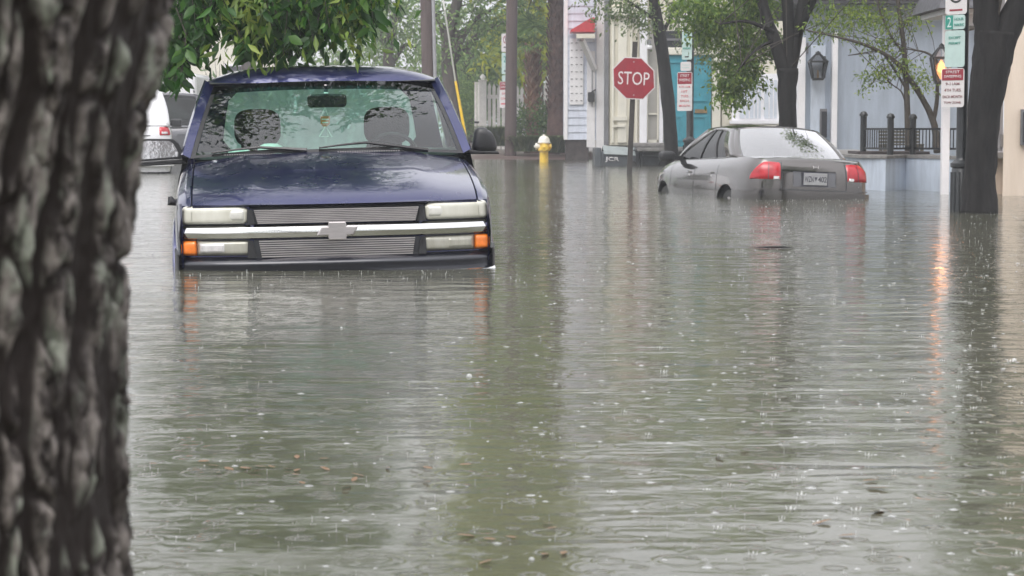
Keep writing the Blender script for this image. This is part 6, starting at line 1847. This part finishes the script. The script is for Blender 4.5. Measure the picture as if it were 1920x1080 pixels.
# --- palms
def palm(label, px0, px1, ytop, d, r0, r1, barkm, seed, lean=0, crown=True):
    a = P(px0, 262, d); c = P(px1, ytop, d)
    a.z = .05
    t = thing('cabbage_palm', label, 'palm tree', a, group='cabbage palms')
    b = MB(); N = 9
    b.tube([a.lerp(c, k / N) for k in range(N + 1)], [r0 * (1 + .25 * max(0, 1 - k * .5)) + (r1 - r0) * k / N for k in range(N + 1)], 18, wob=.04, seed=seed)
    tr = b.build('trunk', barkm, t, angle=180)
    b = MB(); rg = random.Random(seed)
    H = (c - a).length; ax_ = (c - a).normalized(); z = H * .22; k = 0
    while z < H:                           # crossing stubs of old fronds
        for s in range(6):
            an = 6.283 * s / 6 + k * .52
            o = Vector((math.cos(an), math.sin(an), 0)); rr_ = r0 + (r1 - r0) * z / H
            p = a + ax_ * z + o * rr_ * .96; tg_ = Vector((-math.sin(an), math.cos(an), 0))
            for sg in (-1, 1):
                b.bar(p, p + o * .07 + ax_ * rg.uniform(.18, .26) + tg_ * sg * .13, .055, .02, o)
        z += .17; k += 1
    b.build('frond_stubs', M['boot'] if barkm is M['palmred'] else M['palmdark'], tr, smooth=False)
    V, FF, n0 = [], [], 0
    for k in range(26):
        an, el = rg.uniform(0, 6.283), rg.uniform(-.7, 1.2)
        o = Vector((math.cos(an) * math.cos(el), math.sin(an) * math.cos(el), math.sin(el)))
        Ls = rg.uniform(.6, .95); e = c + o * Ls
        up = Vector((0, 0, 1)); s = o.cross(up).normalized(); u2 = s.cross(o)
        V += [c - s * .02, c + s * .02, e + s * .012, e - s * .012]; FF += [(n0, n0 + 1, n0 + 2), (n0, n0 + 2, n0 + 3)]; n0 += 4
        for j in range(22):                # fan of narrow blades
            f_ = (j / 21 - .5) * 3.6
            dv = (o * math.cos(f_) + s * math.sin(f_) + Vector((0, 0, -.25 - .1 * abs(f_)))).normalized()
            L = rg.uniform(.55, .85); sd = dv.cross(u2).normalized() * .022
            V += [e - sd, e + sd, e + dv * L + Vector((0, 0, -.12))]; FF += [(n0, n0 + 1, n0 + 2)]; n0 += 3
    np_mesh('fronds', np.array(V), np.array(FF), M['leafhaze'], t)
palm('shorter reddish cabbage palm trunk rough with old frond stubs', 1001, 999, 88, 63.0, .24, .16, M['palmred'], 3)
palm('tall dark brown cabbage palm trunk against the white clapboard house', 1043, 1047, -60, 62.0, .26, .22, M['palmdark'], 4)

# --- low plants round the hydrant
def shrub(name, label, px, py0, py1, d, wpx, n, leaf, seed, blade=False, grp='low plants along the fence'):
    a = P(px, py1, d); k = d / F; h = (py1 - py0) * k; w = wpx * k / 2
    a.z = max(a.z, ground_z(a.x, d) - .02)
    t = thing(name, label, 'plant', a, group=grp)
    if blade:
        rg = np.random.default_rng(seed)
        o = rg.normal(size=(n, 2)) * np.array([w * .45, w * .3]); an = rg.uniform(0, 6.283, n)
        L = h * rg.uniform(.7, 1.25, n)
        b0 = np.stack([a.x + o[:, 0], a.y + o[:, 1], np.full(n, a.z)], 1)
        dr = np.stack([np.cos(an) * .55, np.sin(an) * .55, np.ones(n)], 1); dr /= np.linalg.norm(dr, axis=1)[:, None]
        sd = np.stack([-np.sin(an), np.cos(an), np.zeros(n)], 1) * .018
        m_ = b0 + dr * L[:, None] * .65; e = m_ + (dr * .35 + np.stack([np.cos(an) * .35, np.sin(an) * .35, -np.full(n, .12)], 1)) * L[:, None]
        v = np.stack([b0 - sd, b0 + sd, m_ + sd, m_ - sd, e], 1).reshape(-1, 3); i = np.arange(n)[:, None] * 5
        f = np.concatenate([i + np.array([0, 1, 2]), i + np.array([0, 2, 3]), i + np.array([3, 2, 4])], 0)
    else:
        v, f = leaf_cloud([((a.x, a.y, a.z + h * .55), (w, w * .7, h * .5))], n, .09, seed, droop=.1, shell=.35)
    np_mesh('foliage', v, f, leaf, t)
    b = MB()
    for k in range(5): b.tube([(a.x + (k - 2) * w * .1, a.y, a.z - .05), (a.x + (k - 2) * w * .3, a.y + .02 * k, a.z + h * .5)], [.015, .006], 5)
    b.build('stems', M['twig'], t)
    return t
shrub('border_grass', 'clump of blue green border grass at the foot of the picket fence', 925, 232, 274, 61.5, 46, 1500, M['grassleaf'], 51, True)
shrub('border_grass', 'clump of border grass between the utility pole and the hydrant', 988, 250, 284, 60.0, 44, 1500, M['grassleaf'], 52, True)
shrub('border_grass', 'clump of border grass below the dark palm trunk', 1044, 250, 286, 60.0, 40, 1400, M['grassleaf'], 53, True)
shrub('bush', 'leafy green bush between the two palm trunks', 1021, 190, 262, 62.3, 30, 1300, M['leafmid'], 54)
shrub('bush', 'pale green bush left of the reddish palm trunk', 978, 205, 262, 62.5, 24, 1000, M['leafmid'], 55)
shrub('bush', 'dark bush behind the fence gate beside the guy wire', 872, 150, 270, 67.5, 70, 3000, M['leafhaze'], 56)

# --- trees beyond the fence
def bg(label, px, d, zc, clumps, n, size, leaf, seed, r=.22, bark='barkb', trunk_px=None):
    base = P(px, 260, d); gz = ground_z(base.x, d)
    top = Vector((base.x + .3, d, zc))
    limbs = [([(base.x, d, gz - .1), (base.x + .05, d, gz + 1.5), (base.x - .1, d, gz + 3.2), tuple(top)], [r * 1.2, r, r * .85, r * .5])]
    for c in clumps[:4]:
        limbs.append(([(base.x - .05, d, gz + 2.6), tuple(Vector((base.x, d, gz + 3)).lerp(Vector(c[0]), .5) + Vector((0, 0, .2))), tuple(c[0])], [r * .5, r * .35, r * .15]))
    return tree('shade_tree', label, 'tree', limbs, clumps, n, size, leaf, M[bark], seed, (base.x, d, gz), group='trees beyond the picket fence', droop=.3, shell=.35, twigs=14)
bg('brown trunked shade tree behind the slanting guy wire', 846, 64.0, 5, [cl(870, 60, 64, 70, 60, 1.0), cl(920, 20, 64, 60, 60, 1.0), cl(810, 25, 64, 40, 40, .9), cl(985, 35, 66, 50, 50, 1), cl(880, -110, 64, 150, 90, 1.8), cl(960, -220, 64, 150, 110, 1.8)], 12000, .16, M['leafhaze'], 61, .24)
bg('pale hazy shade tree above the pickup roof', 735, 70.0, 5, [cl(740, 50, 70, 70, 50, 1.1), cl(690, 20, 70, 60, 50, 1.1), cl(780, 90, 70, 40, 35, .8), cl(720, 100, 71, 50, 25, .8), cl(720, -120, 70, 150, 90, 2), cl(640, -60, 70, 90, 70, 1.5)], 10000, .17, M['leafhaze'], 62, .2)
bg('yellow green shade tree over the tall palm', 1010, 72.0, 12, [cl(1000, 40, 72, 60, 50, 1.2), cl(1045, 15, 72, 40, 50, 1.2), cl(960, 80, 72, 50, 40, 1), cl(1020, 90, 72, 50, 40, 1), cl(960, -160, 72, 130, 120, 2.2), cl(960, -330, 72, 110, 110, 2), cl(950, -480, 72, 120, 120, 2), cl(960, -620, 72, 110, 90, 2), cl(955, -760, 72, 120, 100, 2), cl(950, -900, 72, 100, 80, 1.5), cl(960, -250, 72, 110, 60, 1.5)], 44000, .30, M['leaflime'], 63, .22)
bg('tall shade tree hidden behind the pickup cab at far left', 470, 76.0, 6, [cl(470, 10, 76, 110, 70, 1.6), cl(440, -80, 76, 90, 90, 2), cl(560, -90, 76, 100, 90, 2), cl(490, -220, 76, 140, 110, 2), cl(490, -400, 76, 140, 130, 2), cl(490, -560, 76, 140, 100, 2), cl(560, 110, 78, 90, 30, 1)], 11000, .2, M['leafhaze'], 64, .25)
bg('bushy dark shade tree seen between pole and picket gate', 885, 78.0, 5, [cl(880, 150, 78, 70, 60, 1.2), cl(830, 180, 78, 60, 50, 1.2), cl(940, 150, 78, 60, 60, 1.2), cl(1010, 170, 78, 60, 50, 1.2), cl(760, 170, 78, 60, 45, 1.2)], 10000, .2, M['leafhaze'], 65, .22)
# grey brown winter-bare thicket and a far wood closing the view
def wood():
    cs = []
    rg = random.Random(9)
    for k in range(46):
        x = -46 + k * 2.05 + rg.uniform(-.8, .8)
        y = 90 + rg.uniform(-4, 8)
        if x < -15: y += 14
        h = rg.uniform(5.5, 10) if x > -9 else rg.uniform(3, 6.5)
        cs.append(((x, y, h * .45), (1.9, 1.6, h * .5), h))
    v, f = leaf_cloud(cs, 60000, .3, 71, droop=.2, shell=.25)
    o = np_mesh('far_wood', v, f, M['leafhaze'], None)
    tag(o, 'hazy green wood closing the view beyond the fence', 'wood', kind='stuff')
    b = MB()
    for k in range(150):
        x = -11 + rg.uniform(0, 8); y = 74 + rg.uniform(0, 3); h = rg.uniform(1.8, 3.4)
        b.tube([(x, y, .1), (x + rg.uniform(-.3, .3), y, h * .55), (x + rg.uniform(-.7, .7), y, h)], [.022, .016, .006], 4)
    v, f = leaf_cloud([((-9.5, 76, 1.3), (1.8, 1, 1.2)), ((-6.6, 76, 1.4), (2.0, 1, 1.2)), ((-4.2, 76, 1.2), (1.4, 1, 1.1))], 5000, .14, 72, shell=.1)
    t = thing('brown_thicket', 'grey brown bare hedge showing over the pickup roof', 'hedge', (-7, 76, .2))
    b.build('stems', M['twig'], t); np_mesh('dry_foliage', v, f, leafmat('leaf_dry', g(.06, .05, .04), g(.10, .09, .07), g(.13, .13, .09), .3), t)
wood()
# street trees behind the camera, mirrored in the hood and glass
for i, (x, y, lab) in enumerate(((-5.5, -9, 'leafy street tree behind the viewpoint on the left kerb'), (5.5, -11, 'leafy street tree behind the viewpoint on the right kerb'), (0.5, -22, 'tall street tree far behind the viewpoint'))):
    tree('street_tree', lab, 'tree', [([(x, y, -.5), (x, y, 1.5), (x + .1, y, 3.4), (x, y, 5.5)], [.28, .22, .2, .1])], [((x, y, 5.5), (2.9, 2.9, 1.7)), ((x + 1.5, y + 1.2, 6.8), (2.2, 2.2, 1.3)), ((x - 1.6, y - .6, 7.2), (2.3, 2.3, 1.4)), ((x, y, 3.6), (2.6, 2.6, .8))], 4500, .26, M['leafdark'], M['barkb'], 80 + i, (x, y, -.5), droop=.3)

# ------------------------------------------------------------------ rain-laden air
def haze():
    b = MB(); b.box(-460, 460, -460, 460, -2.0, 24.0)
    m = bpy.data.materials.new('rain_haze'); m.use_nodes = True
    n, l = m.node_tree.nodes, m.node_tree.links
    n.remove(n['Principled BSDF'])
    v = n.new('ShaderNodeVolumePrincipled'); v.inputs['Color'].default_value = (.9, .92, .94, 1); v.inputs['Density'].default_value = HAZE
    v.inputs['Anisotropy'].default_value = 0.0
    l.new(v.outputs[0], n['Material Output'].inputs['Volume'])
    o = b.build('haze', m, None, smooth=False)
    tag(o, 'thin grey rain haze filling the street air', 'haze', kind='stuff')
HAZE = 0.0020
haze()
